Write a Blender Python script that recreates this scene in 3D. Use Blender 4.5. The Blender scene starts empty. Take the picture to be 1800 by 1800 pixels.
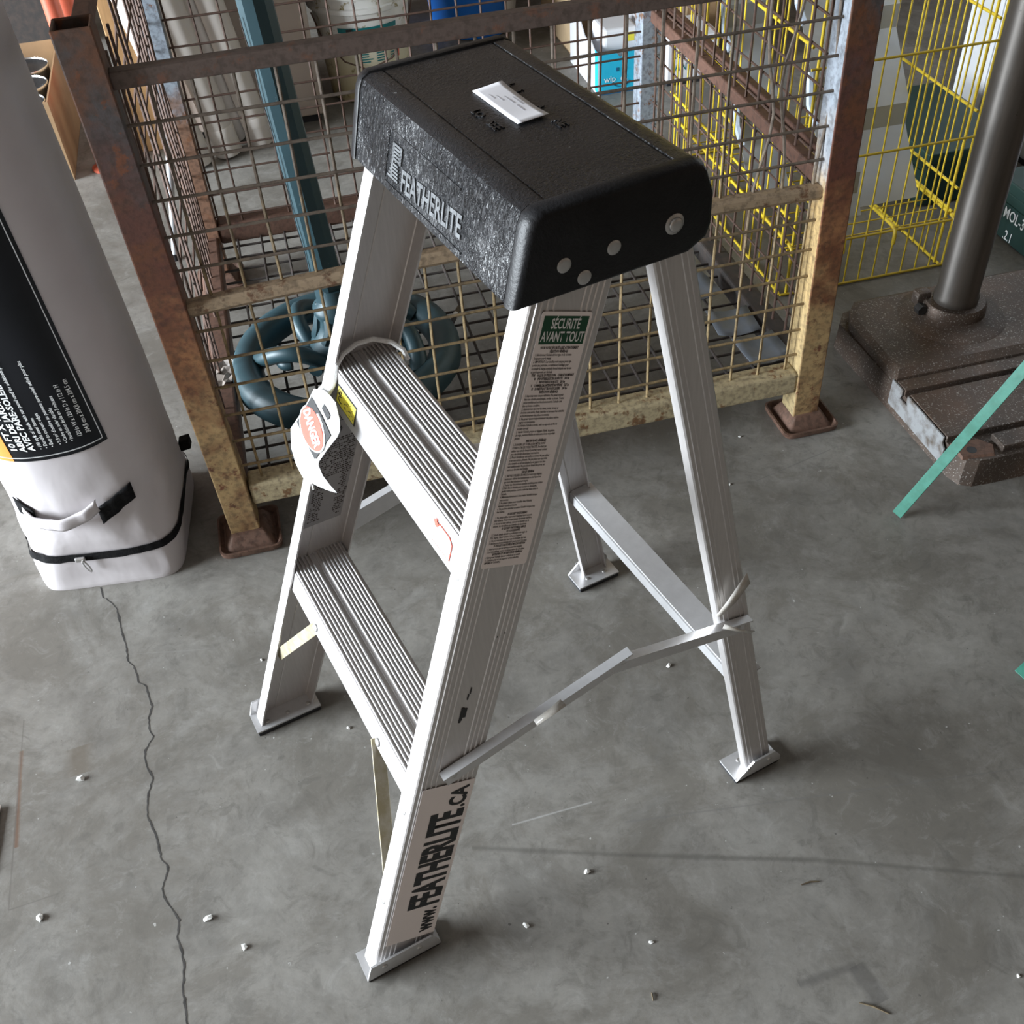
import bpy, bmesh, math, random
from mathutils import Vector, Matrix, noise

random.seed(7)
S = bpy.context.scene
COL = S.collection
PI = math.pi

# ------------------------------------------------------------------ camera
cam_d = bpy.data.cameras.new('camera')
cam = bpy.data.objects.new('camera', cam_d)
COL.objects.link(cam)
S.camera = cam
_n = Vector((141.3663, 1934.2484, 1871.613)).normalized()      # straight down, seen in the picture
_up = -_n
_fw = (Vector((0, 0, 1)) - Vector((0, 0, 1)).dot(_up) * _up).normalized()
_rt = _fw.cross(_up)
_R = Matrix((_rt, _fw, _up))
cx, cy, cz = _R.col[0], -_R.col[1], -_R.col[2]
cam.matrix_world = Matrix(((cx[0], cy[0], cz[0], 0), (cx[1], cy[1], cz[1], 0), (cx[2], cy[2], cz[2], 1.23), (0, 0, 0, 1)))
cam_d.sensor_width = 36
cam_d.lens = 1871.613 * 36 / 1800
cam_d.shift_x = -0.0004
cam_d.shift_y = 0.00935
cam_d.clip_start = 0.02

# ------------------------------------------------------------------ world, daylight, exposure
W = bpy.data.worlds.new('world')
S.world = W
W.use_nodes = True
W.node_tree.nodes['Background'].inputs[0].default_value = (0.88, 0.92, 1.0, 1)
W.node_tree.nodes['Background'].inputs[1].default_value = 1.0


def area(name, loc, target, sx, sy, power, col):
    d = bpy.data.lights.new(name, 'AREA')
    d.shape = 'RECTANGLE'
    d.size, d.size_y = sx, sy
    d.energy = power
    d.color = col
    o = bpy.data.objects.new(name, d)
    COL.objects.link(o)
    o.location = loc
    o.rotation_euler = (Vector(target) - Vector(loc)).to_track_quat('-Z', 'Y').to_euler()
    return o


area('door_daylight', (-6.2, 0.0, 1.5), (0, 0.6, 0.6), 4.0, 2.8, 2050, (0.86, 0.935, 1.0))

S.view_settings.view_transform = 'Standard'
S.view_settings.look = 'None'
S.view_settings.exposure = 0.0
S.view_settings.gamma = 1
S.view_settings.use_curve_mapping = False


# ------------------------------------------------------------------ materials
def ramp(nt, fac, stops):
    r = nt.nodes.new('ShaderNodeValToRGB')
    el = r.color_ramp.elements
    while len(el) < len(stops):
        el.new(0.5)
    for e, (p, c) in zip(el, stops):
        e.position = p
        e.color = (*c, 1) if len(c) == 3 else c
    nt.links.new(fac, r.inputs[0])
    return r.outputs[0]


def nz(nt, vec, scale, detail=4, rough=.6, dist=0.0):
    n = nt.nodes.new('ShaderNodeTexNoise')
    n.inputs['Scale'].default_value = scale
    n.inputs['Detail'].default_value = detail
    n.inputs['Roughness'].default_value = rough
    n.inputs['Distortion'].default_value = dist
    if vec is not None:
        nt.links.new(vec, n.inputs['Vector'])
    return n.outputs[0]


def mth(nt, op, a, b=None, clamp=False):
    m = nt.nodes.new('ShaderNodeMath')
    m.operation = op
    m.use_clamp = clamp
    for i, v in enumerate((a, b)):
        if v is None:
            continue
        if isinstance(v, (int, float)):
            m.inputs[i].default_value = v
        else:
            nt.links.new(v, m.inputs[i])
    return m.outputs[0]


def mixc(nt, fac, a, b, blend='MIX'):
    m = nt.nodes.new('ShaderNodeMix')
    m.data_type = 'RGBA'
    m.blend_type = blend
    for k, v in ((0, fac), (6, a), (7, b)):
        if isinstance(v, (int, float)):
            m.inputs[k].default_value = v
        elif isinstance(v, tuple):
            m.inputs[k].default_value = (*v, 1)
        else:
            nt.links.new(v, m.inputs[k])
    return m.outputs[2]


def base(name, rough=.5, metal=0.0, spec=.5):
    m = bpy.data.materials.new(name)
    m.use_nodes = True
    nt = m.node_tree
    b = nt.nodes['Principled BSDF']
    b.inputs['Roughness'].default_value = rough
    b.inputs['Metallic'].default_value = metal
    b.inputs['Specular IOR Level'].default_value = spec
    return m, nt, b


def coords(nt, kind='Object', scale=(1, 1, 1)):
    t = nt.nodes.new('ShaderNodeTexCoord')
    mp = nt.nodes.new('ShaderNodeMapping')
    mp.inputs['Scale'].default_value = scale
    nt.links.new(t.outputs[kind], mp.inputs[0])
    return mp.outputs[0]


def bump(nt, b, h, strength, dist=.002):
    n = nt.nodes.new('ShaderNodeBump')
    n.inputs['Strength'].default_value = strength
    n.inputs['Distance'].default_value = dist
    nt.links.new(h, n.inputs['Height'])
    nt.links.new(n.outputs[0], b.inputs['Normal'])


def mat(name, c1, c2=None, scale=20, lo=.4, hi=.65, rough=.5, metal=0.0, bmp=0, bscale=80, stretch=(1, 1, 1), spec=.5, detail=4):
    m, nt, b = base(name, rough, metal, spec)
    v = coords(nt, 'Object', stretch)
    if c2 is None:
        c2 = tuple(x * .85 for x in c1)
    f = nz(nt, v, scale, detail)
    nt.links.new(ramp(nt, f, [(lo, c1), (hi, c2)]), b.inputs['Base Color'])
    if bmp:
        bump(nt, b, nz(nt, v, bscale, 3), bmp)
    return m


def metal_mat(name, c, rough, metal, stretch, bs=.15):
    m, nt, b = base(name, rough, metal)
    v = coords(nt, 'Object', stretch)
    f = nz(nt, v, 12, 5)
    nt.links.new(ramp(nt, f, [(.3, tuple(x * .9 for x in c)), (.7, c)]), b.inputs['Base Color'])
    v2 = coords(nt, 'Object')
    g = nz(nt, v2, 9, 4)
    r = nt.nodes.new('ShaderNodeMapRange')
    r.inputs['To Min'].default_value = rough - .07
    r.inputs['To Max'].default_value = rough + .1
    nt.links.new(g, r.inputs[0])
    nt.links.new(r.outputs[0], b.inputs['Roughness'])
    bump(nt, b, nz(nt, v, 60, 2), bs, .0004)
    return m


ALU = metal_mat('aluminium_extrusion', (.63, .605, .595), .38, .62, (30, 30, 1.5))
ALU_STEP = metal_mat('aluminium_tread', (.60, .58, .575), .36, .62, (1.5, 30, 30))
ALU_BRIGHT = metal_mat('aluminium_sheet', (.66, .66, .67), .34, .62, (6, 6, 6))
RIVET = metal_mat('rivet_metal', (.55, .54, .53), .33, .8, (20, 20, 20))
BRASS = mat('zinc_yellow_strap', (.42, .37, .24), (.55, .52, .42), 60, rough=.4, metal=.5)


def rust_material(name, stops, spot=(.10, .035, .015), zs=1.0, spots=True, rough=.62, metal=.15, big=False):
    """painted steel gone to rust: the paint's own colours by height on the piece, with bare rust patches and chips"""
    m, nt, b = base(name, rough, metal)
    tc = nt.nodes.new('ShaderNodeTexCoord')
    sx = nt.nodes.new('ShaderNodeSeparateXYZ')
    nt.links.new(tc.outputs['Object'], sx.inputs[0])
    n1 = nz(nt, tc.outputs['Object'], 14, 5, .65)
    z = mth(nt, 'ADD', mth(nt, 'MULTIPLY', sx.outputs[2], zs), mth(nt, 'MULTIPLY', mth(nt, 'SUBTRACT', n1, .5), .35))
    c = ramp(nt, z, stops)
    n2 = nz(nt, tc.outputs['Object'], 38, 6, .7)
    if spots:
        c = mixc(nt, ramp(nt, n2, [(.56, (0, 0, 0)), (.63, (1, 1, 1))]), c, spot)
    if big:
        nb = nz(nt, tc.outputs['Object'], 11, 5, .6, .5)
        c = mixc(nt, mth(nt, 'MULTIPLY', ramp(nt, nb, [(.47, (0, 0, 0)), (.60, (1, 1, 1))]), .8), c, (.14, .055, .024))
    n3 = nz(nt, tc.outputs['Object'], 110, 3)
    c = mixc(nt, mth(nt, 'MULTIPLY', ramp(nt, n3, [(.35, (1, 1, 1)), (.55, (0, 0, 0))]), .45), c, (.03, .02, .015))
    nt.links.new(c, b.inputs['Base Color'])
    bump(nt, b, n2, .35, .0015)
    return m


POST = rust_material('rusty_post_paint', [(.0, (.40, .27, .13)), (.22, (.40, .28, .13)), (.36, (.30, .14, .06)), (.46, (.125, .045, .028)), (.62, (.105, .045, .034)), (.72, (.075, .066, .066)), (.82, (.085, .06, .05))], spot=(.16, .06, .03), big=True)
RAIL_LO = rust_material('cream_rail_paint', [(0, (.44, .37, .23)), (1, (.36, .27, .15))], spot=(.19, .10, .045))
RAIL_MID = rust_material('worn_rail_paint', [(0, (.36, .27, .17)), (1, (.30, .22, .15))], spot=(.17, .09, .05))
RAIL_TOP = rust_material('brown_rail_steel', [(0, (.13, .085, .065)), (1, (.10, .075, .065))], spot=(.15, .075, .05))
FOOTM = rust_material('rusty_foot_steel', [(0, (.15, .085, .06)), (1, (.2, .11, .07))], spot=(.09, .045, .03))
SIDE = rust_material('side_rail_rust', [(0, (.12, .064, .044)), (1, (.15, .072, .05))], spot=(.09, .042, .03))
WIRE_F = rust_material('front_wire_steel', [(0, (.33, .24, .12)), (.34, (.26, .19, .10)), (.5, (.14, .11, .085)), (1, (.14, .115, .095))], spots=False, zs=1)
WIRE_R = mat('rear_wire_rust', (.095, .052, .036), (.06, .036, .027), 60, rough=.7)
WIRE_D = mat('floor_wire_dark', (.028, .024, .022), (.05, .036, .03), 50, rough=.7)
BLUE_ALL = rust_material('blue_grey_worn_paint', [(0, (.33, .38, .44)), (1, (.36, .41, .48))], spot=(.24, .12, .06))
POST_LEFT = rust_material('post_side_paint', [(0, (.46, .36, .19)), (.40, (.50, .34, .15)), (.5, (.36, .36, .37)), (.56, (.29, .325, .37)), (1, (.29, .325, .37))], spots=False)
BLUEPAINT = rust_material('blue_grey_post_paint', [(0, (.25, .13, .08)), (.35, (.25, .14, .09)), (.45, (.33, .38, .44)), (1, (.33, .39, .46))], spot=(.22, .10, .05))

# cap plastic
CAP, nt, b = base('black_cap_plastic', .42, 0, .45)
v = coords(nt)
f = nz(nt, v, 22, 6, .7)
f2 = nz(nt, v, 7, 4)
c = ramp(nt, f, [(.3, (.007, .0075, .009)), (.7, (.013, .0135, .0155))])
c = mixc(nt, mth(nt, 'MULTIPLY', ramp(nt, f2, [(.55, (0, 0, 0)), (.75, (1, 1, 1))]), .35), c, (.06, .06, .065))
n4 = nz(nt, v, 140, 3)
c = mixc(nt, ramp(nt, n4, [(.73, (0, 0, 0)), (.77, (1, 1, 1))]), c, (.18, .18, .18))
nt.links.new(c, b.inputs['Base Color'])
nt.links.new(ramp(nt, f2, [(.3, (.24,) * 3), (.7, (.36,) * 3)]), b.inputs['Roughness'])
tcn = nt.nodes.new('ShaderNodeTexCoord')
sxn = nt.nodes.new('ShaderNodeSeparateXYZ')
nt.links.new(tcn.outputs['Normal'], sxn.inputs[0])
side = mth(nt, 'ADD', .16, mth(nt, 'MULTIPLY', mth(nt, 'LESS_THAN', sxn.outputs[2], .75), .84))
h1 = ramp(nt, nz(nt, coords(nt, 'Object', (1.25, 1, .34)), 230, 3, .65, .6), [(.42, (0, 0, 0)), (.62, (1, 1, 1))])
patch = ramp(nt, nz(nt, coords(nt, 'Object', (1, 1, 1)), 16, 3, .6), [(.36, (.25,) * 3), (.6, (1, 1, 1))])
bump(nt, b, mth(nt, 'MULTIPLY', mth(nt, 'MULTIPLY', h1, patch), side), 1.0, .0024)
CAP_END = mat('smooth_black_plastic', (.006, .006, .007), (.010, .010, .011), 30, rough=.46, bmp=.25, bscale=300, spec=.26)
CAP_LETTER = mat('highlight_grey_lettering', (.12, .125, .13), (.05, .052, .055), 120, rough=.35)  # grey put into the black letters in place of glancing highlights
RUBBER = mat('black_rubber', (.012, .013, .018), (.02, .02, .024), 40, rough=.6)
PAPER = mat('white_label_paper', (.78, .77, .80), (.74, .73, .76), 10, rough=.5)
PAPER_GREY = mat('sticker_paper', (.90, .83, .82), (.86, .80, .79), 12, rough=.42)
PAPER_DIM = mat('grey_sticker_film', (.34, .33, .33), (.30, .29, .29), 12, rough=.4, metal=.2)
INK = mat('black_ink', (.012, .012, .013), None, 10, rough=.5)
INK_BROWN = mat('brown_black_ink', (.05, .035, .03), None, 10, rough=.5)
INK_FAINT = mat('faint_grey_ink', (.52, .51, .54), None, 10, rough=.5)
INK_GREEN = mat('dark_green_ink', (.004, .07, .028), None, 10, rough=.4)
INK_WHITE = mat('white_ink', (.82, .84, .84), None, 10, rough=.5)
INK_RED = mat('red_ink', (.66, .085, .055), None, 10, rough=.5)
INK_YELLOW = mat('yellow_sticker_film', (.78, .66, .06), None, 10, rough=.5)
CARDTAG = mat('white_tag_card', (.86, .87, .88), None, 8, rough=.5)
CORD = mat('white_nylon_cord', (.8, .8, .79), (.7, .7, .69), 200, rough=.6)
TAPE = mat('clear_packing_tape', (.50, .47, .42), (.62, .60, .57), 80, rough=.22)

BAG, nt, b = base('grey_polyester_fabric', .62, 0, .35)
v = coords(nt)
f = nz(nt, v, 6, 4)
nt.links.new(ramp(nt, f, [(.35, (.50, .47, .48)), (.7, (.56, .53, .54))]), b.inputs['Base Color'])
wv = nt.nodes.new('ShaderNodeTexNoise')
wv.inputs['Scale'].default_value = 16
wv.inputs['Detail'].default_value = 3
nt.links.new(coords(nt, 'Object', (1, 1, .45)), wv.inputs['Vector'])
bump(nt, b, wv.outputs[0], .22, .008)
BAG_LABEL = mat('black_label_vinyl', (.006, .007, .009), (.010, .011, .014), 5, rough=.36, spec=.22)
WEB = mat('black_webbing', (.008, .008, .009), (.014, .014, .014), 200, rough=.85, bmp=.3, bscale=400, spec=.1)
ORANGE_V = mat('orange_label_vinyl', (.86, .27, .05), None, 8, rough=.4)
STITCH = mat('grey_stitching', (.42, .42, .42), None, 50, rough=.6)

TEAL, nt, b = base('teal_cast_paint', .45, .1)
v = coords(nt)
c = ramp(nt, nz(nt, v, 9, 5), [(.35, (.024, .058, .072)), (.7, (.034, .08, .098))])
c = mixc(nt, ramp(nt, nz(nt, v, 60, 4), [(.68, (0, 0, 0)), (.74, (1, 1, 1))]), c, (.13, .17, .18))
nt.links.new(c, b.inputs['Base Color'])
PVC = mat('white_plastic_pipe', (.66, .62, .58), (.60, .56, .52), 5, rough=.4)
TAUPE = mat('taupe_panel_paint', (.44, .375, .335), (.41, .35, .31), 4, rough=.55)
BUCKET, nt, b = base('dirty_white_bucket_plastic', .45)
tc = nt.nodes.new('ShaderNodeTexCoord')
sx = nt.nodes.new('ShaderNodeSeparateXYZ')
nt.links.new(tc.outputs['Object'], sx.inputs[0])
zz = mth(nt, 'ADD', sx.outputs[2], mth(nt, 'MULTIPLY', mth(nt, 'SUBTRACT', nz(nt, tc.outputs['Object'], 12, 4), .5), .1))
c = ramp(nt, zz, [(.02, (.60, .53, .33)), (.13, (.68, .64, .48)), (.2, (.74, .74, .72))])
c = mixc(nt, ramp(nt, nz(nt, tc.outputs['Object'], 45, 5), [(.6, (0, 0, 0)), (.68, (1, 1, 1))]), c, (.30, .25, .12))
nt.links.new(c, b.inputs['Base Color'])
BLUE_P = mat('blue_pail_plastic', (.012, .16, .62), (.01, .13, .52), 6, rough=.4)
WHITE_P = mat('white_plastic', (.72, .74, .77), (.66, .68, .71), 5, rough=.45)
TEAL_BAND = mat('teal_print', (.0, .18, .20), None, 10, rough=.5)
CARD = mat('brown_cardboard', (.36, .23, .12), (.30, .19, .10), 14, rough=.8)
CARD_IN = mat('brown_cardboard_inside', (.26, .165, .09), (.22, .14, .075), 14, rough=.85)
CARD_TAN = mat('pale_cardboard', (.62, .46, .28), (.56, .41, .25), 14, rough=.8)
BOX_WHITE = mat('white_printed_card', (.74, .75, .79), (.70, .71, .75), 10, rough=.5)
BOX_CYAN = mat('cyan_printed_card', (.02, .44, .66), (.02, .40, .62), 5, rough=.45)
BOX_BLUE = mat('dark_blue_print', (.01, .10, .22), None, 5, rough=.5)
YELLOW = mat('yellow_wire_coating', (.74, .55, .04), (.64, .46, .04), 20, rough=.35)
GALV = mat('galvanised_sheet', (.42, .44, .47), (.48, .49, .50), 9, rough=.42, metal=.45)
OFFCUT = mat('dull_zinc_offcut', (.15, .175, .21), (.20, .22, .25), 12, rough=.45, metal=.3)
STRIP = mat('bluish_zinc_strip', (.45, .52, .62), (.40, .46, .54), 20, rough=.35, metal=.4)
GREENP = mat('green_enamel', (.028, .15, .105), (.04, .19, .14), 60, rough=.4, bmp=.1, bscale=150)
CRATE = mat('dark_green_crate_paint', (.009, .034, .029), (.014, .045, .039), 8, rough=.55)
ORANGE = mat('orange_red_paint', (.50, .11, .06), (.42, .09, .05), 7, rough=.4)
WOOD = mat('tan_board', (.58, .36, .17), (.48, .29, .13), 10, rough=.6, stretch=(9, 9, 1))
BLACKP = mat('glossy_black_can', (.02, .02, .021), (.03, .03, .03), 10, rough=.25)
CANRIM = mat('tinplate_rim', (.5, .5, .5), (.4, .4, .4), 20, rough=.25, metal=.9)
SCRAPC = mat('grey_cardboard_scrap', (.60, .56, .50), (.52, .48, .43), 25, rough=.8)
CHIPM = mat('white_chip', (.74, .74, .72), (.6, .6, .57), 90, rough=.6)
SLIVERM = mat('dark_splinter', (.07, .05, .03), (.12, .09, .05), 90, rough=.7)
POLY = mat('crumpled_plastic', (.30, .26, .23), (.22, .19, .17), 30, rough=.35)

# cast iron machine base: rusty brown with a peppering of metal chips and a greasy light patch
IRON, nt, b = base('cast_iron_with_swarf', .5, .45)
v = coords(nt)
c = ramp(nt, nz(nt, v, 7, 5, .65), [(.3, (.055, .045, .038)), (.5, (.10, .075, .06)), (.68, (.13, .085, .062))])
spk = ramp(nt, nz(nt, v, 330, 2), [(.60, (0, 0, 0)), (.68, (1, 1, 1))])
c = mixc(nt, mth(nt, 'MULTIPLY', spk, .75), c, (.42, .40, .37))
nt.links.new(c, b.inputs['Base Color'])
bump(nt, b, nz(nt, v, 120, 4), .35, .001)
IRON_BARE = mat('bare_ground_iron', (.36, .37, .38), (.15, .125, .105), 42, lo=.45, hi=.68, rough=.5, metal=.4, bmp=.3, bscale=250, detail=6)
COLUMN, nt, b = base('ground_steel_column', .40, .45)
v = coords(nt, 'Object', (8, 8, .6))
c = ramp(nt, nz(nt, v, 7, 5), [(.35, (.075, .066, .058)), (.7, (.115, .102, .09))])
c = mixc(nt, ramp(nt, nz(nt, coords(nt), 55, 3), [(.70, (0, 0, 0)), (.74, (1, 1, 1))]), c, (.03, .025, .02))
nt.links.new(c, b.inputs['Base Color'])

# concrete floor
FLOOR, nt, b = base('concrete_slab', .6, 0, .4)
geo = nt.nodes.new('ShaderNodeNewGeometry')
P = geo.outputs['Position']
n1 = nz(nt, P, 2.2, 8, .62, .6)
n2 = nz(nt, P, 9, 6, .65, .3)
n3 = nz(nt, P, 60, 5, .7)
c = ramp(nt, n1, [(.30, (.142, .134, .119)), (.5, (.198, .188, .169)), (.70, (.252, .241, .219))])
c = mixc(nt, mth(nt, 'MULTIPLY', ramp(nt, n2, [(.36, (1, 1, 1)), (.5, (0, 0, 0))]), .42), c, (.11, .105, .096))
c = mixc(nt, mth(nt, 'MULTIPLY', ramp(nt, n2, [(.58, (0, 0, 0)), (.72, (1, 1, 1))]), .4), c, (.30, .295, .28))
c = mixc(nt, mth(nt, 'MULTIPLY', ramp(nt, n3, [(.4, (1, 1, 1)), (.52, (0, 0, 0))]), .22), c, (.125, .12, .11))
nA = nz(nt, P, 5.0, 12, .74, .5)
c = mixc(nt, mth(nt, 'MULTIPLY', ramp(nt, nA, [(.43, (1, 1, 1)), (.52, (0, 0, 0))]), .60), c, (.118, .107, .090))
c = mixc(nt, mth(nt, 'MULTIPLY', ramp(nt, nA, [(.54, (0, 0, 0)), (.64, (1, 1, 1))]), .50), c, (.262, .253, .232))
nB = nz(nt, P, 24, 10, .78, .8)
c = mixc(nt, mth(nt, 'MULTIPLY', ramp(nt, nB, [(.38, (1, 1, 1)), (.48, (0, 0, 0))]), .50), c, (.105, .098, .086))
c = mixc(nt, mth(nt, 'MULTIPLY', ramp(nt, nB, [(.55, (0, 0, 0)), (.66, (1, 1, 1))]), .40), c, (.285, .278, .262))
nC = nz(nt, P, 11, 3, .5, 2.2)
c = mixc(nt, mth(nt, 'MULTIPLY', ramp(nt, nC, [(.66, (0, 0, 0)), (.70, (1, 1, 1))]), .35), c, (.092, .086, .076))
n5 = nz(nt, P, 95, 2)
c = mixc(nt, mth(nt, 'MULTIPLY', ramp(nt, n5, [(.735, (0, 0, 0)), (.76, (1, 1, 1))]), .5), c, (.55, .55, .53))
c = mixc(nt, mth(nt, 'MULTIPLY', ramp(nt, n5, [(.235, (1, 1, 1)), (.26, (0, 0, 0))]), .75), c, (.06, .055, .05))
# trowel scratches, long and thin
mp = nt.nodes.new('ShaderNodeMapping')
mp.inputs['Rotation'].default_value = (0, 0, .35)
mp.inputs['Scale'].default_value = (2.2, 60, 1)
nt.links.new(P, mp.inputs[0])
n6 = nz(nt, mp.outputs[0], 1.3, 5, .7, .4)
c = mixc(nt, mth(nt, 'MULTIPLY', ramp(nt, n6, [(.64, (0, 0, 0)), (.72, (1, 1, 1))]), .28), c, (.105, .10, .093))
c = mixc(nt, mth(nt, 'MULTIPLY', ramp(nt, n6, [(.27, (1, 1, 1)), (.34, (0, 0, 0))]), .22), c, (.31, .305, .295))


def seg_mask(a, b_, w0, w1):
    """1 on the line from a to b_, fading to 0 at w1"""
    ax, ay = a
    dx, dy = b_[0] - ax, b_[1] - ay
    L = math.hypot(dx, dy)
    t = Vector((dx / L, dy / L, 0))
    vs = nt.nodes.new('ShaderNodeVectorMath'); vs.operation = 'SUBTRACT'
    nt.links.new(P, vs.inputs[0]); vs.inputs[1].default_value = (ax, ay, 0)
    d1 = nt.nodes.new('ShaderNodeVectorMath'); d1.operation = 'DOT_PRODUCT'
    nt.links.new(vs.outputs[0], d1.inputs[0]); d1.inputs[1].default_value = t
    d2 = nt.nodes.new('ShaderNodeVectorMath'); d2.operation = 'DOT_PRODUCT'
    nt.links.new(vs.outputs[0], d2.inputs[0]); d2.inputs[1].default_value = (-t.y, t.x, 0)
    wob = mth(nt, 'ADD', mth(nt, 'ABSOLUTE', d2.outputs['Value']), mth(nt, 'MULTIPLY', mth(nt, 'SUBTRACT', n2, .5), w1 * 1.6))
    across = nt.nodes.new('ShaderNodeMapRange')
    across.inputs['From Min'].default_value = w0; across.inputs['From Max'].default_value = w1
    across.inputs['To Min'].default_value = 1; across.inputs['To Max'].default_value = 0
    nt.links.new(wob, across.inputs[0])
    inside = mth(nt, 'MULTIPLY', mth(nt, 'GREATER_THAN', d1.outputs['Value'], 0.0), mth(nt, 'LESS_THAN', d1.outputs['Value'], L))
    return mth(nt, 'MULTIPLY', across.outputs[0], inside, True)


for a, b_, w0, w1, col, k in [
        ((-.709, .8853), (-.6738, .7342), .001, .0045, (.13, .07, .04), .8),          # rust stain strip
        ((-.7209, .9394), (-.6583, .6479), .0003, .0016, (.10, .09, .08), .6),
        ((-.6583, .6479), (-.5992, .6658), .0003, .0016, (.10, .09, .08), .6),
        ((-.63, .885), (-.615, .84), .004, .022, (.105, .085, .062), .6),
        ((-.0809, .6868), (.1109, .6614), .0008, .005, (.075, .07, .062), .5),
        ((.1109, .6614), (.3465, .6358), .0008, .005, (.075, .07, .062), .55),
        ((.3465, .6358), (.60, .593), .0008, .005, (.075, .07, .062), .5),
        ((.1167, .707), (.642, .7429), .0003, .0016, (.13, .125, .12), .45),
        ((-.0289, .7147), (.0763, .7392), .0003, .0018, (.42, .42, .41), .5),
        ((.4195, 1.3308), (.5634, 1.3972), .0003, .0018, (.12, .115, .11), .5),
        ((.355, .505), (.372, .462), .010, .016, (.085, .08, .075), .55),
        ((.285, .488), (.355, .505), .003, .008, (.085, .08, .075), .5)]:
    c = mixc(nt, mth(nt, 'MULTIPLY', seg_mask(a, b_, w0, w1), k), c, col)
nt.links.new(c, b.inputs['Base Color'])
nt.links.new(ramp(nt, n2, [(.3, (.5,) * 3), (.7, (.68,) * 3)]), b.inputs['Roughness'])
bump(nt, b, n3, .2, .001)
CRACKM = mat('dark_crack_fill', (.022, .020, .018), (.05, .046, .042), 60, rough=.9)
CEILM = mat('grey_deck_ceiling', (.12, .108, .098), (.10, .09, .08), 2, rough=.8)
WALLM = mat('brown_grey_wall', (.150, .108, .076), (.12, .088, .062), 2, rough=.8)


# ------------------------------------------------------------------ mesh helpers
class MB:
    def __init__(s):
        s.v, s.f, s.mi = [], [], []

    def add(s, verts, faces, mi=0):
        o = len(s.v)
        s.v += [tuple(p) for p in verts]
        s.f += [tuple(i + o for i in q) for q in faces]
        s.mi += [mi] * len(faces)
        return s

    def box(s, x0, x1, y0, y1, z0, z1, mi=0):
        return s.add([(x, y, z) for z in (z0, z1) for y in (y0, y1) for x in (x0, x1)],
                     [(0, 2, 3, 1), (4, 5, 7, 6), (0, 1, 5, 4), (2, 6, 7, 3), (0, 4, 6, 2), (1, 3, 7, 5)], mi)

    def obox(s, c, ax, ay, az, mi=0):
        """box from its centre and three half-axis vectors"""
        c, ax, ay, az = (Vector(q) for q in (c, ax, ay, az))
        return s.add([c + i * ax + j * ay + k * az for k in (-1, 1) for j in (-1, 1) for i in (-1, 1)],
                     [(0, 2, 3, 1), (4, 5, 7, 6), (0, 1, 5, 4), (2, 6, 7, 3), (0, 4, 6, 2), (1, 3, 7, 5)], mi)

    def loft(s, rings, caps=True, closed=True, mi=0):
        n = len(rings[0])
        vs = [p for r in rings for p in r]
        fs = []
        for i in range(len(rings) - 1):
            for j in range(n if closed else n - 1):
                k = (j + 1) % n
                fs.append((i * n + j, i * n + k, (i + 1) * n + k, (i + 1) * n + j))
        if caps:
            fs.append(tuple(reversed(range(n))))
            fs.append(tuple((len(rings) - 1) * n + j for j in range(n)))
        return s.add(vs, fs, mi)

    def tube(s, path, r, n=8, caps=True, mi=0, flat=1.0):
        path = [Vector(p) for p in path]
        rr = r if isinstance(r, (list, tuple)) else [r] * len(path)
        rings = []
        t0 = (path[1] - path[0]).normalized()
        u = t0.orthogonal().normalized()
        for i, p in enumerate(path):
            t = (path[min(i + 1, len(path) - 1)] - path[max(i - 1, 0)]).normalized()
            u = (u - u.dot(t) * t)
            u = u.normalized() if u.length > 1e-6 else t.orthogonal().normalized()
            w = t.cross(u)
            rings.append([p + rr[i] * (math.cos(a) * u + flat * math.sin(a) * w) for a in [2 * PI * k / n for k in range(n)]])
        return s.loft(rings, caps, True, mi)

    def lathe(s, prof, n=32, c=(0, 0, 0), caps=False, mi=0):
        rings = [[(c[0] + r * math.cos(2 * PI * k / n), c[1] + r * math.sin(2 * PI * k / n), c[2] + z) for k in range(n)] for r, z in prof]
        return s.loft(rings, caps, True, mi)

    def sheet(s, grid, mi=0):
        nx = len(grid[0])
        vs = [p for r in grid for p in r]
        fs = [(i * nx + j, i * nx + j + 1, (i + 1) * nx + j + 1, (i + 1) * nx + j) for i in range(len(grid) - 1) for j in range(nx - 1)]
        return s.add(vs, fs, mi)

    def build(s, name, m, parent=None, smooth=35, bev=0, bseg=2, bang=40, solid=0, recalc=True):
        me = bpy.data.meshes.new(name)
        me.from_pydata(s.v, [], s.f)
        ms = m if isinstance(m, (list, tuple)) else [m]
        for q in ms:
            me.materials.append(q)
        for p, k in zip(me.polygons, s.mi):
            p.material_index = k
        bm = bmesh.new()
        bm.from_mesh(me)
        if recalc:
            bmesh.ops.recalc_face_normals(bm, faces=bm.faces)
        if bev:
            es = [e for e in bm.edges if len(e.link_faces) == 2 and e.calc_face_angle(0) > math.radians(bang)]
            bmesh.ops.bevel(bm, geom=es, offset=bev, segments=bseg, profile=.5, affect='EDGES', clamp_overlap=True)
        bm.to_mesh(me)
        bm.free()
        if smooth:
            me.polygons.foreach_set('use_smooth', [True] * len(me.polygons))
            me.set_sharp_from_angle(angle=math.radians(smooth))
        o = bpy.data.objects.new(name, me)
        COL.objects.link(o)
        if solid:
            md = o.modifiers.new('thickness', 'SOLIDIFY')
            md.thickness = solid
            md.offset = 0
        o.parent = parent
        return o


def tag(o, label=None, cat=None, group=None, kind=None):
    if label: o['label'] = label
    if cat: o['category'] = cat
    if group: o['group'] = group
    if kind: o['kind'] = kind
    return o


def thing(name, label, cat, loc=(0, 0, 0), rz=0, group=None):
    o = bpy.data.objects.new(name, None)
    COL.objects.link(o)
    o.location = loc
    o.rotation_euler = (0, 0, rz)
    return tag(o, label, cat, group)


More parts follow.
